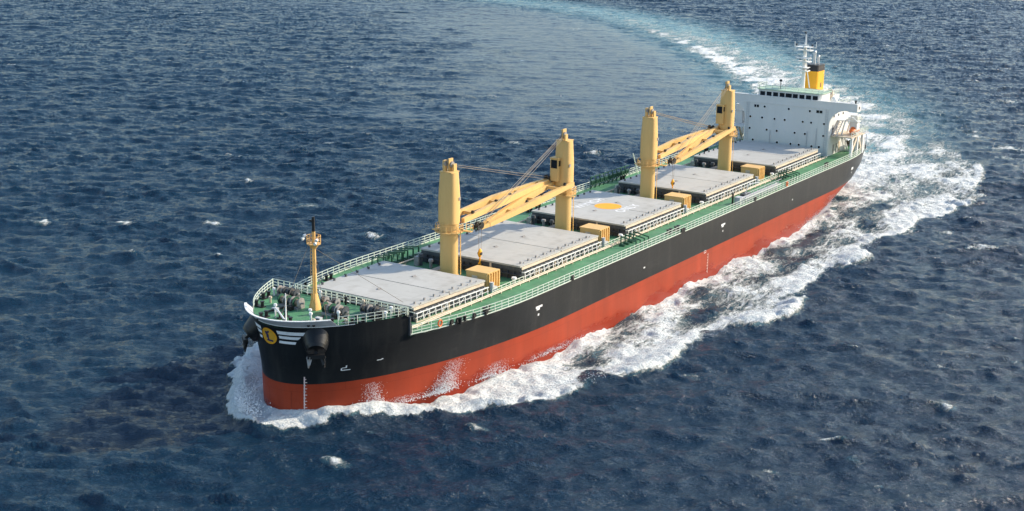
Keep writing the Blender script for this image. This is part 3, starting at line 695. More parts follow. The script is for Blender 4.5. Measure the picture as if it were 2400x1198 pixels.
def port(p, z, w=.36, hh=.5, sq=False):
    m = MB()
    if sq: m.mat('glass').bx((HS - .05, p - w / 2, z - hh / 2), (HS + .02, p + w / 2, z + hh / 2)); m.mat('house').bx((HS - .07, p - .04, z - hh / 2), (HS - .04, p + .04, z + hh / 2))
    else: 
        m.mat('white').cyl((HS - .04, p, z), (HS + .02, p, z), .30, .30, 14); m.mat('glass').cyl((HS - .06, p, z), (HS + .02, p, z), .22, .22, 12)
    part(m, 'porthole' if not sq else 'square_window', parent=house, origin=(HS, p, z))
port(-6.3, 15.9, .95, .5, True); port(6.6, 15.95, 1.2, .5, True)
for z, ps in ((15.9, (-4.6, .4, 4.7)), (13.7, (-7.5, -5.0, -2.4, -.3, 3.4, 5.1, 7.7)), (11.4, (-7.5, -3.9, -1.8, 1.9, 4.0, 7.7)), (9.15, (-6.7, -1.6, 1.2, 2.9, 5.5, 7.0))):
    for p in ps: port(p, z)
for s, z in ((152, 15), (154.5, 15), (157, 15), (151.8, 12.6), (154, 12.6), (157.5, 9.8)):
    m = MB().mat('glass').cyl((s, HW - .02, z), (s, HW + .06, z), .25, .25, 12); part(m, 'porthole', parent=house, origin=(s, HW, z))
m = MB().bx((155.5, HW, 7.6), (156.4, HW + .06, 9.5)); part(m, 'side_door', 'beige', house)
# fittings on the front and the side of the house
m = MB().bx((HS - .10, -8.7, 16.55), (HS - .002, 8.7, 16.63)); part(m, 'front_ledge', 'house', house)
m = MB().bx((HS - .06, -13.9, 17.98), (HS + .40, 13.9, 18.06)); part(m, 'front_capping', 'white', wing)
for p in (-8.1, 8.15):
    m = MB()
    for q in (-.2, .2): m.beam((HS - .12, p + q, 7.6), (HS - .12, p + q, 16.5), .05, .05)
    for z in np.arange(7.9, 16.4, .45): m.beam((HS - .12, p - .2, z), (HS - .12, p + .2, z), .035, .035)
    part(m, 'front_ladder', 'lgrey', house)
for p in (-3.2, 4.4, 6.3): part(MB().cyl((HS - .09, p, 7.5), (HS - .09, p, 10.2 + abs(p) * .4), .06, .06, 6), 'riser_pipe', 'lgrey', house)
for x, z0_, z1_ in ((151.4, 11.4, 13.3), (154.0, 7.6, 9.4), (152.4, 7.6, 9.4)): part(MB().bx((x, HW, z0_), (x + .75, HW + .05, z1_)), 'side_door', 'grey', house)
st_ = MB()
for q in (9.0, 9.8): st_.beam((151.0, q, 11.4), (154.2, q, 14.0), .08, .3)
for i in range(9): st_.bx((151.3 + i * .34, 9.0, 11.6 + i * .28), (151.55 + i * .34, 9.8, 11.65 + i * .28))
part(st_, 'outside_stair', 'lgrey', house)
st_ = MB()
for q in (9.4, 10.1): st_.beam((157.5, q, 7.5), (154.4, q, 11.2), .08, .3)
for i in range(11): st_.bx((157.2 - i * .28, 9.4, 7.8 + i * .33), (157.4 - i * .28, 10.1, 7.85 + i * .33))
part(st_, 'outside_stair', 'lgrey', house)
rail([(HS + 4.4, 12.7, 14.05), (HS + 6.4, 12.7, 14.05)], 'platform_railing', 'railw', .9, (.45, .9), .8, .03, house)
# boat deck with pillars
m = MB().mat('house')
for sg in (-1, 1):
    m.bx((HS + 1.2, sg * HW, 11.2), (158.2, sg * 12.9, 11.4))
    for x in (151.5, 154.6, 157.6): m.mat('white').bx((x, sg * 12.4, 7.46), (x + .5, sg * 12.85, 11.2))
    m.mat('beige').beam((152.2, sg * 12.6, 8.6), (154.6, sg * 12.6, 11.2), .3, .7); m.beam((157.7, sg * 12.6, 8.0), (155.4, sg * 12.6, 11.2), .2, .5)
split_part(m, 'boat_deck', parent=house, tol=.1)
for sg in (-1, 1): rail([(HS + 1.3, sg * 12.8, 11.4), (158.1, sg * 12.8, 11.4)], 'boat_deck_railing', 'railw', 1.0, (.35, .7, 1.0), 1.2, .035, house)
m = MB().mat('lgrey').poly([(162, -10.5), (162, 10.5), (166.5, 11), (168.2, 9.4), (168.2, -9.4), (166.5, -11)], (10.1, 10.3)); m.mat('coam')
for p in np.arange(-9, 9.5, 3): m.beam((166.5, p, 7.5), (166.5, p, 10.1), .2, .2)
pd = part(m, 'poop_deck'); rail([(163, 10.4, 10.3), (166.4, 10.8, 10.3), (168.1, 9.2, 10.3), (168.1, -9.2, 10.3), (166.4, -10.8, 10.3)], 'poop_railing', 'railw', 1.0, (.35, .7, 1.0), 1.3, .035, pd)
m = MB().mat('lgrey'); m.bx((159.2, 10.6, 7.46), (161.8, 11.9, 9.4)); m.cyl((159.2, 11.2, 9.9), (162.2, 11.2, 9.9), .62, .62, 14); part(m, 'quarter_tank', origin=(160, 11, 7.46))
m = MB().mat('coam')
for x in (158.8, 160.6, 162.6): m.beam((x, 11.9, 7.46), (x, 11.2, 10.2), .12, .12); m.beam((x, 11.9, 7.46), (x + 1.5, 11.3, 10.1), .08, .08)
m.beam((158.8, 11.25, 10.2), (164.2, 10.9, 10.2), .12, .12); part(m, 'quarter_frame')
winch(164.5, 8.5, 7.46, .8); bollard(162, 11.6, 7.46); bollard(165, 10.4, 7.46); winch(164.5, -4, 10.3, .8)
for sg in (-1, 1):
    m = MB().mat('white')
    for x in ((153.2, 156.4) if sg > 0 else (158, 161)): m.tube([(x, sg * 10.0, 11.4), (x, sg * 10.6, 14.2), (x, sg * 12.0, 14.9), (x, sg * 12.9, 14.2)], .16, 8)
    split_part(m, 'boat_davit', parent=house)
    bs = 155.0 if sg > 0 else 161.0; lb = empty('lifeboat', (bs, -sg * 11.9, 11.5)); tag(lb, 'orange enclosed lifeboat under davits on the ' + ('near sunlit side' if sg > 0 else 'far shaded side') + ' of the white superstructure', 'lifeboat', 'lifeboats beside the superstructure')
    def lpart(mb, nm, mt=None, sm=False):
        o = mb.build(nm, mt, None, sm); o.parent = lb; o.location = -lb.location
    c0 = (bs, sg * 11.9, 12.2)
    lpart(MB().ell(c0, (2.1, .8, .6), 18, 10), 'boat_hull', 'orange', True)
    lpart(MB().ell((bs + .1, sg * 11.9, 12.6), (1.4, .68, .5), 14, 8), 'canopy', 'orange', True)
    w_ = MB()
    for k in (-.8, 0, .8): w_.bx((bs + k * .7, sg * 11.9 + .5, 12.65), (bs + .3 + k * .7, sg * 11.9 + .68, 12.85))
    lpart(w_, 'window', 'glass'); lpart(MB().bx((bs - 1.4, sg * 11.9 - .05, 11.4), (bs + 1.4, sg * 11.9 + .05, 11.75)), 'keel', 'orange')
# funnel
fs0, fs1, fp = 160.4, 164.4, 1.6
m = MB().mat('fun'); O = [(fs0, -fp), (fs0, fp), (fs0 + .3, fp + .12), (fs1 - .4, fp + .12), (fs1, fp - .1), (fs1, -fp + .1), (fs1 - .4, -fp - .12), (fs0 + .3, -fp - .12)]
m.poly(O, (13.9, 22.15)); fun = part(m, 'funnel', origin=(162.5, 0, 13.9))
part(MB().poly([(a, b * 1.004) for a, b in O], (22.15, 23.4)), 'funnel_top_band', 'funb', fun)
m = MB()
for a, b, hgt, r in ((161.6, -.5, 1.5, .2), (162.3, .1, 2.3, .3), (163.2, .6, 1.4, .22), (162.4, -.9, 1.1, .18), (163.4, -.3, 1.3, .2)): m.cyl((a, b, 23.2), (a, b, 23.35 + hgt), r, r, 12); m.cyl((a, b, 23.35 + hgt), (a + .3, b, 23.6 + hgt), r, r * .9, 12)
split_part(m, 'exhaust_pipe', 'alu', fun, True)
m = MB().bx((162.2, fp + .12, 18.9), (162.7, fp + .16, 19.8)); part(m, 'funnel_door', 'coam', fun)
m = MB().mat('house').bx((157.3, -4.5, 16.6), (166, 4.5, 17.4)); m.bx((158.5, -3.2, 17.4), (165.5, 3.2, 18.2)); part(m, 'funnel_casing', parent=house)
rail([(157.6, 4.4, 17.4), (165.8, 4.4, 17.4)], 'casing_railing', 'railw', 1.0, (.5, 1.0), 1.2, .04, house)
m = MB().mat('beige').cyl((159.2, 5.0, 16.7), (159.2, 5.0, 18.3), .55, .55, 12); m.cyl((159.2, 5.0, 18.1), (158.6, 5.0, 18.6), .75, .75, 12); part(m, 'cowl_vent', parent=house, smooth=True)
m = MB().mat('white').ell((154, 7.7, 17.6), (.7, .7, .9), 12, 8); m.cyl((154, 7.7, 16.6), (154, 7.7, 17.4), .35, .35, 8); part(m, 'satellite_dome', parent=house, smooth=True)
# radar mast
mm = MB().mat('white'); xs = 156.4; xp = .3
mm.cyl((xs, xp, 16.6), (xs, xp, 27.6), .42, .3, 12); mm.cyl((xs, xp, 27.4), (xs, xp, 29.7), .2, .13, 8)
mm.beam((xs + 1.3, xp - .9, wz1), (xs + .2, xp, 25.6), .16, .16); mm.beam((xs + 1.3, xp + .9, wz1), (xs + .2, xp, 25.6), .16, .16)
for z, w in ((22.6, 1.1), (24.4, 1.3), (26.6, 1.5)): mm.bx((xs - 1.3, xp - w, z), (xs + .6, xp + w, z + .16)); mm.bx((xs - 1.3, xp - w, z + .7), (xs + .6, xp + w, z + .76)); mm.bx((xs - 1.3, xp - w, z), (xs - 1.2, xp - w + .1, z + .7)); mm.bx((xs - 1.3, xp + w - .1, z), (xs - 1.2, xp + w, z + .7))
mm.beam((xs, xp - 2.2, 27.3), (xs, xp + 2.2, 27.3), .12, .12); mm.beam((xs, xp - 2.2, 27.3), (xs, xp - 2.2, 28.2), .08, .08); mm.beam((xs, xp + 2.2, 27.3), (xs, xp + 2.2, 28.4), .08, .08)
mast = part(mm, 'radar_mast', origin=(xs, xp, wz1))
for z, L_ in ((25.0, 1.5), (23.0, 1.2), (27.4, .9)): m = MB(); m.beam((xs - .9, xp - L_, z + .3), (xs - .7, xp + L_, z + .3), .16, .2); m.cyl((xs - .8, xp, z - .3), (xs - .8, xp, z + .2), .16, .16, 8); part(m, 'radar_scanner', 'white', mast)
for dp, z in ((-1.7, 27.5), (1.5, 27.5), (0, 29.9), (-.8, 24.8), (.9, 22.8)): m = MB(); m.cyl((xs - .3, xp + dp, z), (xs - .3, xp + dp, z + .4), .18, .18, 8); part(m, 'signal_lamp', 'coam', mast)
m = MB(); m.cyl((xs - 3.5, -5.9, wz1), (xs - 3.5, -5.9, 23.6), .05, .03, 6); part(m, 'whip_antenna', 'white', house)
m = MB(); m.cyl((xs - 4.8, -2.4, wz1), (xs - 4.8, -2.4, 20.9), .06, .06, 6); m.ell((xs - 4.8, -2.4, 21.0), (.3, .3, .25), 10, 6); part(m, 'searchlight', 'black', house)
# lifebuoys on the rail: separate things
def lifebuoy(s, p, z, lbl):
    m = MB(); R_, r_ = .36, .09; N1, N2 = 18, 8; vs = []
    for i in range(N1):
        t = 2 * PI * i / N1
        for j in range(N2):
            u = 2 * PI * j / N2; vs.append((s + (R_ + r_ * math.cos(u)) * math.cos(t), p + r_ * math.sin(u), z + (R_ + r_ * math.cos(u)) * math.sin(t)))
    m.add(vs, [(i * N2 + j, ((i + 1) % N1) * N2 + j, ((i + 1) % N1) * N2 + (j + 1) % N2, i * N2 + (j + 1) % N2) for i in range(N1) for j in range(N2)])
    o = m.build('lifebuoy', 'orange', None, True, (s, -p, z)); tag(o, lbl, 'lifebuoy', 'orange lifebuoys on the port rail')
lifebuoy(18.6, hb(18.6, 7.5) - .02, 8.1, 'orange lifebuoy on the port rail just behind the raised bow')
lifebuoy(117.5, 13.6, 8.1, 'orange lifebuoy on the port rail just aft of the stowed boarding ladder')
# fairleads on port deck edge
for s in (20.3, 21.2, 23.9, 77.0, 77.6, 26, 45, 104):
    m = MB().mat('black'); y = hb(s, 7.5) - .1; m.cyl((s, y, 7.9), (s, y + .2, 7.9), .3, .3, 12); m.bx((s - .35, y - .1, 7.46), (s + .35, y + .1, 7.7)); part(m, 'fairlead', origin=(s, y, 7.5))

# ------------------------------------------------------------------ sea
rng = np.random.default_rng(11)
N = 2048; CELL = .4; LL = N * CELL
kx = 2 * PI * np.fft.fftfreq(N, CELL); KX, KY = np.meshgrid(kx, kx, indexing='ij'); K = np.hypot(KX, KY); K[0, 0] = 1e-6
def spectrum(V, ang, spread, cut):
    Lw = V * V / 9.81; Ph = np.exp(-1 / (K * Lw) ** 2) / K ** 4
    c = (KX * math.cos(ang) + KY * math.sin(ang)) / K
    Ph *= np.abs(c) ** spread * np.where(c < 0, .25, 1.) * np.exp(-(K * cut) ** 2); Ph[0, 0] = 0
    return np.sqrt(Ph)
W0 = rng.normal(size=(N, N)) + 1j * rng.normal(size=(N, N))
W1 = rng.normal(size=(N, N)) + 1j * rng.normal(size=(N, N))
A1 = spectrum(5.3, .60, 4.0, .2) * W0; A2 = spectrum(3.0, .15, 1.6, .16) * W1
def real(A): return np.real(np.fft.ifft2(A)).astype(np.float32)
h1, h2 = real(A1), real(A2); s1_, s2_ = h1.std(), h2.std()
HSIG = .17; a1, a2 = HSIG / s1_, HSIG * .5 / s2_
H = h1 * a1 + h2 * a2
DX = real(1j * KX / K * (A1 * a1 + A2 * a2)); DY = real(1j * KY / K * (A1 * a1 + A2 * a2))
def band(lo, hi, seed, stretch=1., ang=0.):
    r = np.random.default_rng(seed); Wn = r.normal(size=(N, N)) + 1j * r.normal(size=(N, N))
    ka = KX * math.cos(ang) + KY * math.sin(ang); kb = -KX * math.sin(ang) + KY * math.cos(ang); KK = np.hypot(ka * stretch, kb)
    f = np.exp(-(KK * lo / (2 * PI)) ** 2) * (1 - np.exp(-(KK * hi / (2 * PI)) ** 2)) / np.maximum(KK, .02); x = real(Wn * f); return x / x.std()
LUMP = band(1.2, 4, 5); PATCH = band(3.5, 16, 6, 2.2, 0.0); BIG = band(15, 60, 8)

FINE = band(.75, 3.4, 9, 3.2, .55 + PI / 2); FINE = FINE + .16 * (FINE ** 2 - 1); FIN2 = band(2.2, 9, 10, 2.8, .50 + PI / 2)

S0, Y0 = -90., -170.
def axis(parts, lo, hi):
    a = []
    for x0, x1, st in parts: a += list(np.arange(x0, x1 - 1e-6, st))
    a = np.array(a); return np.concatenate([lo, a, hi])
sx = axis([(-90, 200, .4), (200, 729, .8)], [-16000, -4000, -1200, -400, -160, -100], [740, 800, 1100, 2500, 7000, 20000])
sy = axis([(-170, -110, .8), (-110, 130, .4), (130, 649, .8)], [-16000, -4000, -1200, -500, -240, -180], [660, 720, 1000, 2500, 7000, 20000])
ix = np.clip(np.round((sx - S0) / CELL).astype(int), 0, N - 1); iy = np.clip(np.round((sy - Y0) / CELL).astype(int), 0, N - 1)
inx = (sx >= -90) & (sx <= 729); iny = (sy >= -170) & (sy <= 649); inside = np.outer(inx, iny).astype(np.float32)
def samp(F): return F[np.ix_(ix, iy)]
S, Y = np.meshgrid(sx, sy, indexing='ij'); P = -Y
hh, dx, dy, lump, patch, big, fine, fin2 = (samp(F) for F in (H, DX, DY, LUMP, PATCH, BIG, FINE, FIN2))
def sstep(x, a, b): t = np.clip((x - a) / (b - a), 0, 1); return t * t * (3 - 2 * t)
hs = np.linspace(0, 175, 701); hbt = np.array([hb(x, -1.4) for x in hs]); HBW = np.interp(S, hs, hbt, left=0, right=0)
HBW[S > 161] = 0
po = np.interp(S, [-.6, 0.2, 1.2, 3.1, 6.1, 12.4, 17.4, 22.5, 30.8, 42, 55, 70, 80.6, 96.5, 112.5, 128, 137, 150, 168, 189, 209, 227, 253], [0, 1.0, 2.4, 4.3, 6.4, 12, 16.4, 18.9, 22.7, 25.3, 27.4, 28.6, 29.6, 28.6, 28.4, 29.3, 31, 31.8, 30.5, 26.5, 20.5, 9, -8])
so = np.interp(S, [-.8, .5, 2.4, 6.0, 8.9, 11.2, 15.4, 30, 60, 120, 170, 230], [0, 4.2, 6.9, 9.4, 12.0, 14.4, 17.0, 24, 27, 27, 20, 8])
outer = np.where(P > 0, po, so) + (patch * 1.0 + big * .9) * sstep(S, 8, 40) + lump * .3
aP = np.abs(P); dh = np.maximum(aP - HBW, 0); wdt = np.maximum(outer - HBW, .3); u = dh / wdt
alive = (S > -.8) & (S < 168)
ew = .3 + 1.6 * sstep(S, 15, 60); band_in = sstep((outer - aP) / ew, -.8, 1.0) * sstep(S, -.9, -.2)
bowk = 1 - sstep(S, 22, 48)
crest = np.exp(-((u - .90) / .13) ** 2)
dens = np.clip(.74 + .20 * patch + .03 * big + .42 * crest + .5 * (1 - sstep(S, 30, 62)), 0, 1.2)
dens -= .16 * np.exp(-((u - .55) / .25) ** 2) * (1 - bowk)
dens += .20 * np.exp(-(dh / 1.3) ** 2)
F = dens * band_in * (S < 185) * (1 - sstep(S, 150, 185) * .35)
# wake path
path = np.array([(150, 2), (175, 3), (205, -4), (240, -20), (275, -38), (310, -62), (350, -90), (390, -122), (430, -158), (475, -205), (510, -260), (530, -315), (542, -400), (548, -520)], float)
seg = np.diff(path, axis=0); sl = np.hypot(*seg.T); cum = np.concatenate([[0], np.cumsum(sl)])
best = np.full(S.shape, 1e9, np.float32); sd = np.zeros_like(best); tt = np.zeros_like(best)
for i in range(len(seg)):
    ux, uy = seg[i] / sl[i]; rx = S - path[i, 0]; ry = P - path[i, 1]; t = np.clip(rx * ux + ry * uy, 0, sl[i]); ex = rx - t * ux; ey = ry - t * uy
    d = np.hypot(ex, ey); c = (ux * ry - uy * rx); k = d < best; best[k] = d[k]; sd[k] = (np.sign(c) * d)[k]; tt[k] = (cum[i] + t)[k]
# sd > 0: port / outer side of the turn, sd < 0: inner side
wdt_ = 13 + 9 * sstep(tt, 30, 160)
core = np.exp(-((sd + 3) / (wdt_ * .6)) ** 2)
wk_d = np.interp(tt, [0, 12, 60, 130, 200, 300, 420, 480, 560], [0, 1.1, .95, .82, .72, .54, .36, .26, .1])
Wf = core * wk_d * (1 + .18 * patch) * (tt > 5)
edge_in = np.exp(-((sd + 10) / 7) ** 2) * np.interp(tt, [50, 90, 200, 340, 450], [0, 1.15, 1.0, .55, .0]) * (1 + .3 * patch)
turq = np.clip(np.exp(-((sd - 1) / (wdt_ * 1.05)) ** 2) * np.interp(tt, [0, 15, 200, 330, 480, 620], [0, 1.1, 1.0, .8, .6, .25]) * (1 + .12 * patch), 0, 1)
# churned water between the wake and the port wave train
mixz = sstep(S, 150, 165) * (1 - sstep(S, 190, 290)) * sstep(P, -10, 4) * sstep(po + 2 - P, -1, 3)
Fz = mixz * (.74 + .14 * patch + .05 * big)
cz = sstep(S, 150, 160) * (1 - sstep(S, 175, 260)) * np.exp(-((P - 4 + .12 * (S - 165)) / 17) ** 2) * (1.05 + .1 * patch)
arc = np.exp(-((sd - 7) / 17) ** 2) * np.interp(tt, [10, 40, 110, 190, 300, 420], [0, .80, .66, .50, .36, .2]) * (1 + .22 * patch + .1 * big)
ridge = np.exp(-((aP - outer + 1.3) / 1.5) ** 2) * sstep(S, -.6, .6) * (1 - sstep(S, 60, 110))
FO = np.maximum.reduce([F, Wf, edge_in, Fz, cz, arc, ridge * .95])
# white crest line ending the port wave train
cl = np.exp(-((P - np.interp(S, [120, 150, 175, 200, 215], [29, 31, 29.5, 25, 19])) / 1.6) ** 2) * sstep(S, 110, 125) * (1 - sstep(S, 200, 222)); FO = np.maximum(FO, cl * (.66 + .3 * patch))
# whitecaps: measured ones plus breaking crests
caps = [(-2.3, 13.1, 1.9, .9), (13.9, 19.9, 1.8, .75), (5.8, 11.4, .9, .55), (49.2, -96.4, 2.2, 1), (57.7, -84.9, 2.2, 1), (66.8, -72.6, 2.2, 1), (76.9, -44.5, 2.6, .95), (87.8, -68.9, 2.2, .9), (96.9, -92.5, 2, .7), (231.9, 24, 6, 1.1), (310.6, 3.4, 4.5, .8),
        (50.6, 60.7, 2, .8), (138.3, 35.5, 2.2, .8), (227.3, -120, 3, .8), (43.9, 32.1, 2.2, .62), (43.8, -67.5, 1.6, .75), (38.5, -78.5, 1.2, .7), (51.8, -56.5, 1.6, .8), (141, -108.5, 1.8, .7), (173.7, -110.9, 2.2, .6), (28.7, 57.7, 1.4, .7), (352.7, -17.8, 3.5, .7), (262, 28, 5, .8), (205, 36, 4, .8), (245, 12, 4, .8)]
rc = np.random.default_rng(21)
for _ in range(60):
    a_, b_ = 165 + 300 * rc.random() ** 1.3, -75 + 120 * rc.random()
    caps.append((a_, b_, 1.2 + 2.2 * rc.random() ** 2, .55 + .35 * rc.random()))
for _ in range(30):
    a_, b_ = 20 + 260 * rc.random(), -190 + 150 * rc.random()
    caps.append((a_, b_, .8 + 1.1 * rc.random(), .5 + .3 * rc.random()))
for _ in range(16): caps.append((10 + 130 * rc.random(), 38 + 35 * rc.random(), .7 + .9 * rc.random(), .5 + .3 * rc.random()))
raise_ = np.zeros_like(FO)
for cs_, cp, r, a in caps:
    e = np.exp(-(((S - cs_) * .54 + (P - cp) * .84) / (r * .95)) ** 2 - (((S - cs_) * .84 - (P - cp) * .54 + .25 * r * np.sin((P - cp) * 2.2 / r)) / (r * .5)) ** 2)
    FO = np.maximum(FO, a * .82 * e * (1 + .2 * lump)); raise_ += .16 * e
hn = hh / HSIG
FO = np.maximum(FO, .72 * sstep(hn + .35 * fine + .5 * sstep(S, 150, 190) * sstep(P, -70, -20), 3.0, 3.9) * sstep(big, -.2, 1.2))
calm = sstep(-sd, 12, 30) * (1 - sstep(-sd, 75 + 12 * big, 150 + 20 * big)) * sstep(tt, 20, 90) * (1 - .5 * sstep(tt, 350, 600)) * (P < 30)
calm = np.maximum(calm, .6 * np.exp(-((sd) / 22) ** 2) * sstep(tt, 20, 60))
wave = 1 - .72 * calm - .25 * sstep(FO, .3, .8)
# displacement
zb = (hh + .080 * fine * (1 + .45 * big.clip(-1, 1)) + .09 * fin2) * wave
zb += 1.25 * np.exp(-((S - 6.5) / 8.5) ** 2) * np.exp(-(dh / 3.2) ** 2) * (S > -1.5)
zb += (1.25 * np.exp(-((S - 7) / 9) ** 2) * (P < 0) + .55 * np.exp(-((S - 18) / 22) ** 2)) * np.exp(-((aP - outer + 1.6) / 1.7) ** 2) * (S > -1) 
zb += .35 * crest * band_in * sstep(S, 25, 45) * (1 - sstep(S, 150, 175)) * (1 + .4 * patch)
zb += .42 * np.cos(2 * PI * (S - 46.5) / 16.5) * np.exp(-(dh / 4.5) ** 2) * sstep(S, 32, 45) * (1 - sstep(S, 120, 150))
zb += .10 * lump * sstep(FO, .25, .8) + .12 * patch * sstep(FO, .3, .8) + raise_
zb *= inside
X_ = S + dx * 1.0 * wave * inside; Y_ = Y + dy * 1.0 * wave * inside
co = np.stack([X_, Y_, WL + zb], -1).reshape(-1, 3).astype(np.float32)
nx, ny = S.shape
I = np.arange(nx * ny, dtype=np.int32).reshape(nx, ny); quads = np.stack([I[:-1, :-1], I[1:, :-1], I[1:, 1:], I[:-1, 1:]], -1).reshape(-1, 4)
me = bpy.data.meshes.new('sea'); me.vertices.add(len(co)); me.vertices.foreach_set('co', co.ravel())
me.loops.add(quads.size); me.loops.foreach_set('vertex_index', quads.ravel()); me.polygons.add(len(quads))
me.polygons.foreach_set('loop_start', np.arange(0, quads.size, 4, dtype=np.int32)); me.polygons.foreach_set('use_smooth', np.ones(len(quads), bool))
me.update(calc_edges=True)
at = me.attributes.new('foam', 'FLOAT_COLOR', 'POINT'); colr = np.zeros((nx * ny, 4), np.float32)
colr[:, 0] = (FO * inside).ravel(); colr[:, 1] = (turq * inside).ravel(); colr[:, 2] = (calm * inside).ravel(); colr[:, 3] = 1
at.data.foreach_set('color', colr.ravel())
sea = bpy.data.objects.new('sea', me); COL.objects.link(sea); sea['kind'] = 'structure'

m = bpy.data.materials.new('sea_water'); n, l = nodes(m); b = n['Principled BSDF']; me.materials.append(m)
geo = n.new('ShaderNodeNewGeometry'); att = n.new('ShaderNodeAttribute'); att.attribute_name = 'foam'; sep = n.new('ShaderNodeSeparateColor'); l.new(att.outputs['Color'], sep.inputs[0])
def noise(scale, detail=8, rough=.6, stretch=None, dist=0.):
    t = n.new('ShaderNodeTexNoise'); t.inputs['Scale'].default_value = scale; t.inputs['Detail'].default_value = detail; t.inputs['Roughness'].default_value = rough; t.inputs['Distortion'].default_value = dist
    if stretch:
        mp = n.new('ShaderNodeMapping'); mp.inputs['Rotation'].default_value = (0, 0, stretch[2]); l.new(geo.outputs['Position'], mp.inputs[0])
        mp2 = n.new('ShaderNodeMapping'); mp2.inputs['Scale'].default_value = (stretch[0], stretch[1], 1); l.new(mp.outputs[0], mp2.inputs[0]); l.new(mp2.outputs[0], t.inputs['Vector'])
    else: l.new(geo.outputs['Position'], t.inputs['Vector'])
    return t.outputs['Fac']
def math_(op, a, b_=None, c=None, clamp=False):
    x = n.new('ShaderNodeMath'); x.operation = op; x.use_clamp = clamp
    for i, v in enumerate((a, b_, c)):
        if v is None: continue
        if isinstance(v, (int, float)): x.inputs[i].default_value = v
        else: l.new(v, x.inputs[i])
    return x.outputs[0]
f1 = noise(.85, 10, .68, (.55, 1.5, 0.06), .7); f2 = noise(3.2, 6, .7)
nz = math_('ADD', math_('MULTIPLY', f1, .7), math_('MULTIPLY', f2, .3))
fo = math_('ADD', sep.outputs[0], math_('MULTIPLY', math_('SUBTRACT', nz, .5), 2.6))
gate = math_('MULTIPLY', sep.outputs[0], 6., clamp=True)
mask = n.new('ShaderNodeMapRange'); mask.interpolation_type = 'SMOOTHSTEP'; l.new(fo, mask.inputs[0]); mask.inputs[1].default_value = .42; mask.inputs[2].default_value = .80
fm_ = math_('MULTIPLY', mask.outputs[0], gate, clamp=True)
# water body colour: navy, towards turquoise where air bubbles are mixed in
mxc = n.new('ShaderNodeMix'); mxc.data_type = 'RGBA'; mxc.inputs[6].default_value = (.004, .027, .056, 1); mxc.inputs[7].default_value = (.20, .43, .46, 1)
tq = math_('ADD', math_('MULTIPLY', sep.outputs[1], math_('MULTIPLY', f1, 1.3)), math_('MULTIPLY', math_('SUBTRACT', sep.outputs[0], .25, clamp=True), .65), clamp=True); l.new(tq, mxc.inputs[0])
mxf = n.new('ShaderNodeMix'); mxf.data_type = 'RGBA'; l.new(fm_, mxf.inputs[0]); l.new(mxc.outputs[2], mxf.inputs[6])
fr = n.new('ShaderNodeValToRGB'); fr.color_ramp.elements[0].position = .36; fr.color_ramp.elements[1].position = .58; fr.color_ramp.elements[0].color = (.62, .70, .72, 1); fr.color_ramp.elements[1].color = (.84, .85, .83, 1)
fx = math_('ADD', math_('MULTIPLY', noise(1.6, 8, .7, (.6, 1.4, .2), .8), .6), math_('MULTIPLY', f2, .4)); l.new(fx, fr.inputs[0]); l.new(fr.outputs[0], mxf.inputs[7])
l.new(mxf.outputs[2], b.inputs['Base Color']); b.inputs['IOR'].default_value = 1.333
ro = math_('ADD', math_('MULTIPLY', fm_, .7), math_('ADD', .15, math_('MULTIPLY', sep.outputs[2], .06))); l.new(ro, b.inputs['Roughness'])
w1 = noise(1.0, 6, .66, (1., .42, -.58)); w2 = noise(2.8, 6, .64, (1., .45, -.75)); 
hgt = math_('ADD', math_('MULTIPLY', w1, 1.0), math_('MULTIPLY', w2, .55)); hgt = math_('MULTIPLY', hgt, math_('SUBTRACT', 1., math_('MULTIPLY', sep.outputs[2], .7)))
hgt = math_('ADD', hgt, math_('MULTIPLY', fm_, math_('ADD', .3, math_('MULTIPLY', fx, 1.1))))
bp = n.new('ShaderNodeBump'); bp.inputs['Strength'].default_value = 1.; bp.inputs['Distance'].default_value = .60; l.new(hgt, bp.inputs['Height']); l.new(bp.outputs[0], b.inputs['Normal'])

# ------------------------------------------------------------------ spray droplets
rs = np.random.default_rng(5); V = []; Fc = []
def drop(x, p, z, r):
    o = len(V); V.extend([(x + r, -p, z), (x - r, -p, z), (x, -p - r, z), (x, -p + r, z), (x, -p, z + r), (x, -p, z - r)])
    Fc.extend([(o, o + 3, o + 4), (o + 3, o + 1, o + 4), (o + 1, o + 2, o + 4), (o + 2, o, o + 4), (o + 3, o, o + 5), (o + 1, o + 3, o + 5), (o + 2, o + 1, o + 5), (o, o + 2, o + 5)])
for s0_, hmax, ws, cnt, lean in ((10.6, 3.2, 1.3, 1100, .0), (19.6, 3.6, 1.9, 1900, .9), (27.5, 1.6, 2.6, 700, .5), (14, .8, 5, 600, 0), (40, .6, 6, 500, 0), (139, 3.2, 4, 700, .2), (133, 1.5, 7, 500, 0)):
    for _ in range(cnt):
        t = rs.random() ** 1.7; z = -.7 + hmax * t; s = s0_ + lean * t * 2 + rs.normal() * ws * (1 - .45 * t) * .6
        if 5 < s < 158: drop(s, hb(s, z) + .12 + abs(rs.normal()) * .35, z, .02 + .05 * rs.random() * (1.2 - t))
for _ in range(3800):                                         # starboard bow splash
    t = rs.random(); s = .3 + 13 * t; w = np.interp(s, [-.8, .5, 2.4, 6.0, 8.9, 11.2, 15.4], [0, 4.2, 6.9, 9.4, 12.0, 14.4, 17.0])
    p = -(w - 1.2 - abs(rs.normal()) * 1.6); z = WL + .9 + abs(rs.normal()) * .8 * (1 - .5 * t)
    if abs(p) > hb(s, 0) + .1: drop(s, p, z, .03 + .07 * rs.random())
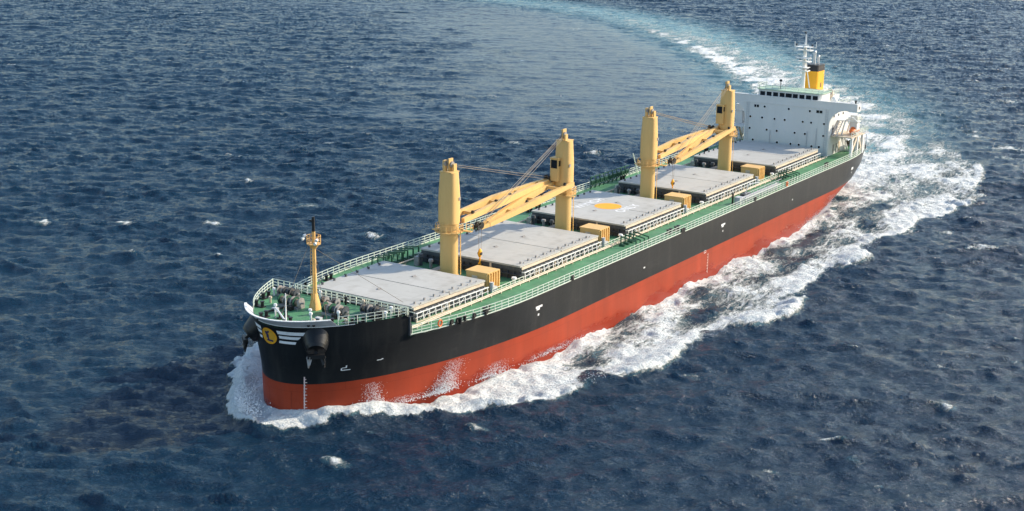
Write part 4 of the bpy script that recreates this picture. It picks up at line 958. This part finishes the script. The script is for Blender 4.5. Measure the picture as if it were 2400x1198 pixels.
for _ in range(2500):                                         # along the breaking outer crest, port
    s = 2 + 120 * rs.random(); w = float(np.interp(s, [1.2, 3.1, 6.1, 12.4, 17.4, 22.5, 30.8, 42, 55, 70, 80.6, 96.5, 128], [2.4, 4.3, 6.4, 12, 16.4, 18.9, 22.7, 25.3, 27.4, 28.6, 29.6, 28.6, 29.3]))
    drop(s, w - .8 + rs.normal() * .7, WL + .55 + abs(rs.normal()) * .25, .02 + .05 * rs.random())
sm_ = bpy.data.meshes.new('sea_spray'); sm_.from_pydata(V, [], Fc); sm_.materials.append(M['foamw'])
so_ = bpy.data.objects.new('sea_spray', sm_); COL.objects.link(so_); tag(so_, 'fine white spray thrown up along the hull and the bow wave', 'spray', kind='stuff')

# ------------------------------------------------------------------ light, sky, camera
SUNH = Vector((.81, -.585, 0)).normalized(); EL = math.radians(29)
d = Vector((SUNH.x * math.cos(EL), SUNH.y * math.cos(EL), math.sin(EL)))
sl_ = bpy.data.lights.new('sun', 'SUN'); sl_.energy = 3.6; sl_.angle = math.radians(.6); sl_.color = (1, .88, .70)
so2 = bpy.data.objects.new('sun', sl_); COL.objects.link(so2); so2.rotation_euler = d.to_track_quat('Z', 'Y').to_euler()
w = bpy.data.worlds.new('World'); sc.world = w; w.use_nodes = True; wn = w.node_tree.nodes; wl = w.node_tree.links
sk = wn.new('ShaderNodeTexSky'); sk.sky_type = 'NISHITA'; sk.sun_disc = False; sk.sun_elevation = EL; sk.sun_rotation = math.atan2(SUNH.x, SUNH.y)
sk.air_density = 1.25; sk.dust_density = 1.4; sk.ozone_density = 2.2
bg = wn['Background']; wl.new(sk.outputs[0], bg.inputs[0]); bg.inputs[1].default_value = .15
cX, cY, cZ, yaw, pit, rol, fpx = -106.01, -100.994, 56.524, .570, .257, .015, 3275.848
fwd = Vector((math.cos(pit) * math.cos(yaw), math.cos(pit) * math.sin(yaw), -math.sin(pit))); right = fwd.cross(Vector((0, 0, 1))).normalized(); up = right.cross(fwd)
c, s = math.cos(rol), math.sin(rol); r2 = right * c + up * s; u2 = up * c - right * s
cam = bpy.data.cameras.new('camera'); co_ = bpy.data.objects.new('camera', cam); COL.objects.link(co_)
co_.matrix_world = Matrix(((r2.x, u2.x, -fwd.x, cX), (r2.y, u2.y, -fwd.y, cY), (r2.z, u2.z, -fwd.z, cZ), (0, 0, 0, 1)))
cam.sensor_width = 36; cam.lens = fpx / 2400 * 36; cam.clip_end = 40000; cam.clip_start = 1
sc.camera = co_
sc.view_settings.view_transform = 'Standard'; sc.view_settings.look = 'None'; sc.view_settings.exposure = .72; sc.view_settings.gamma = 1
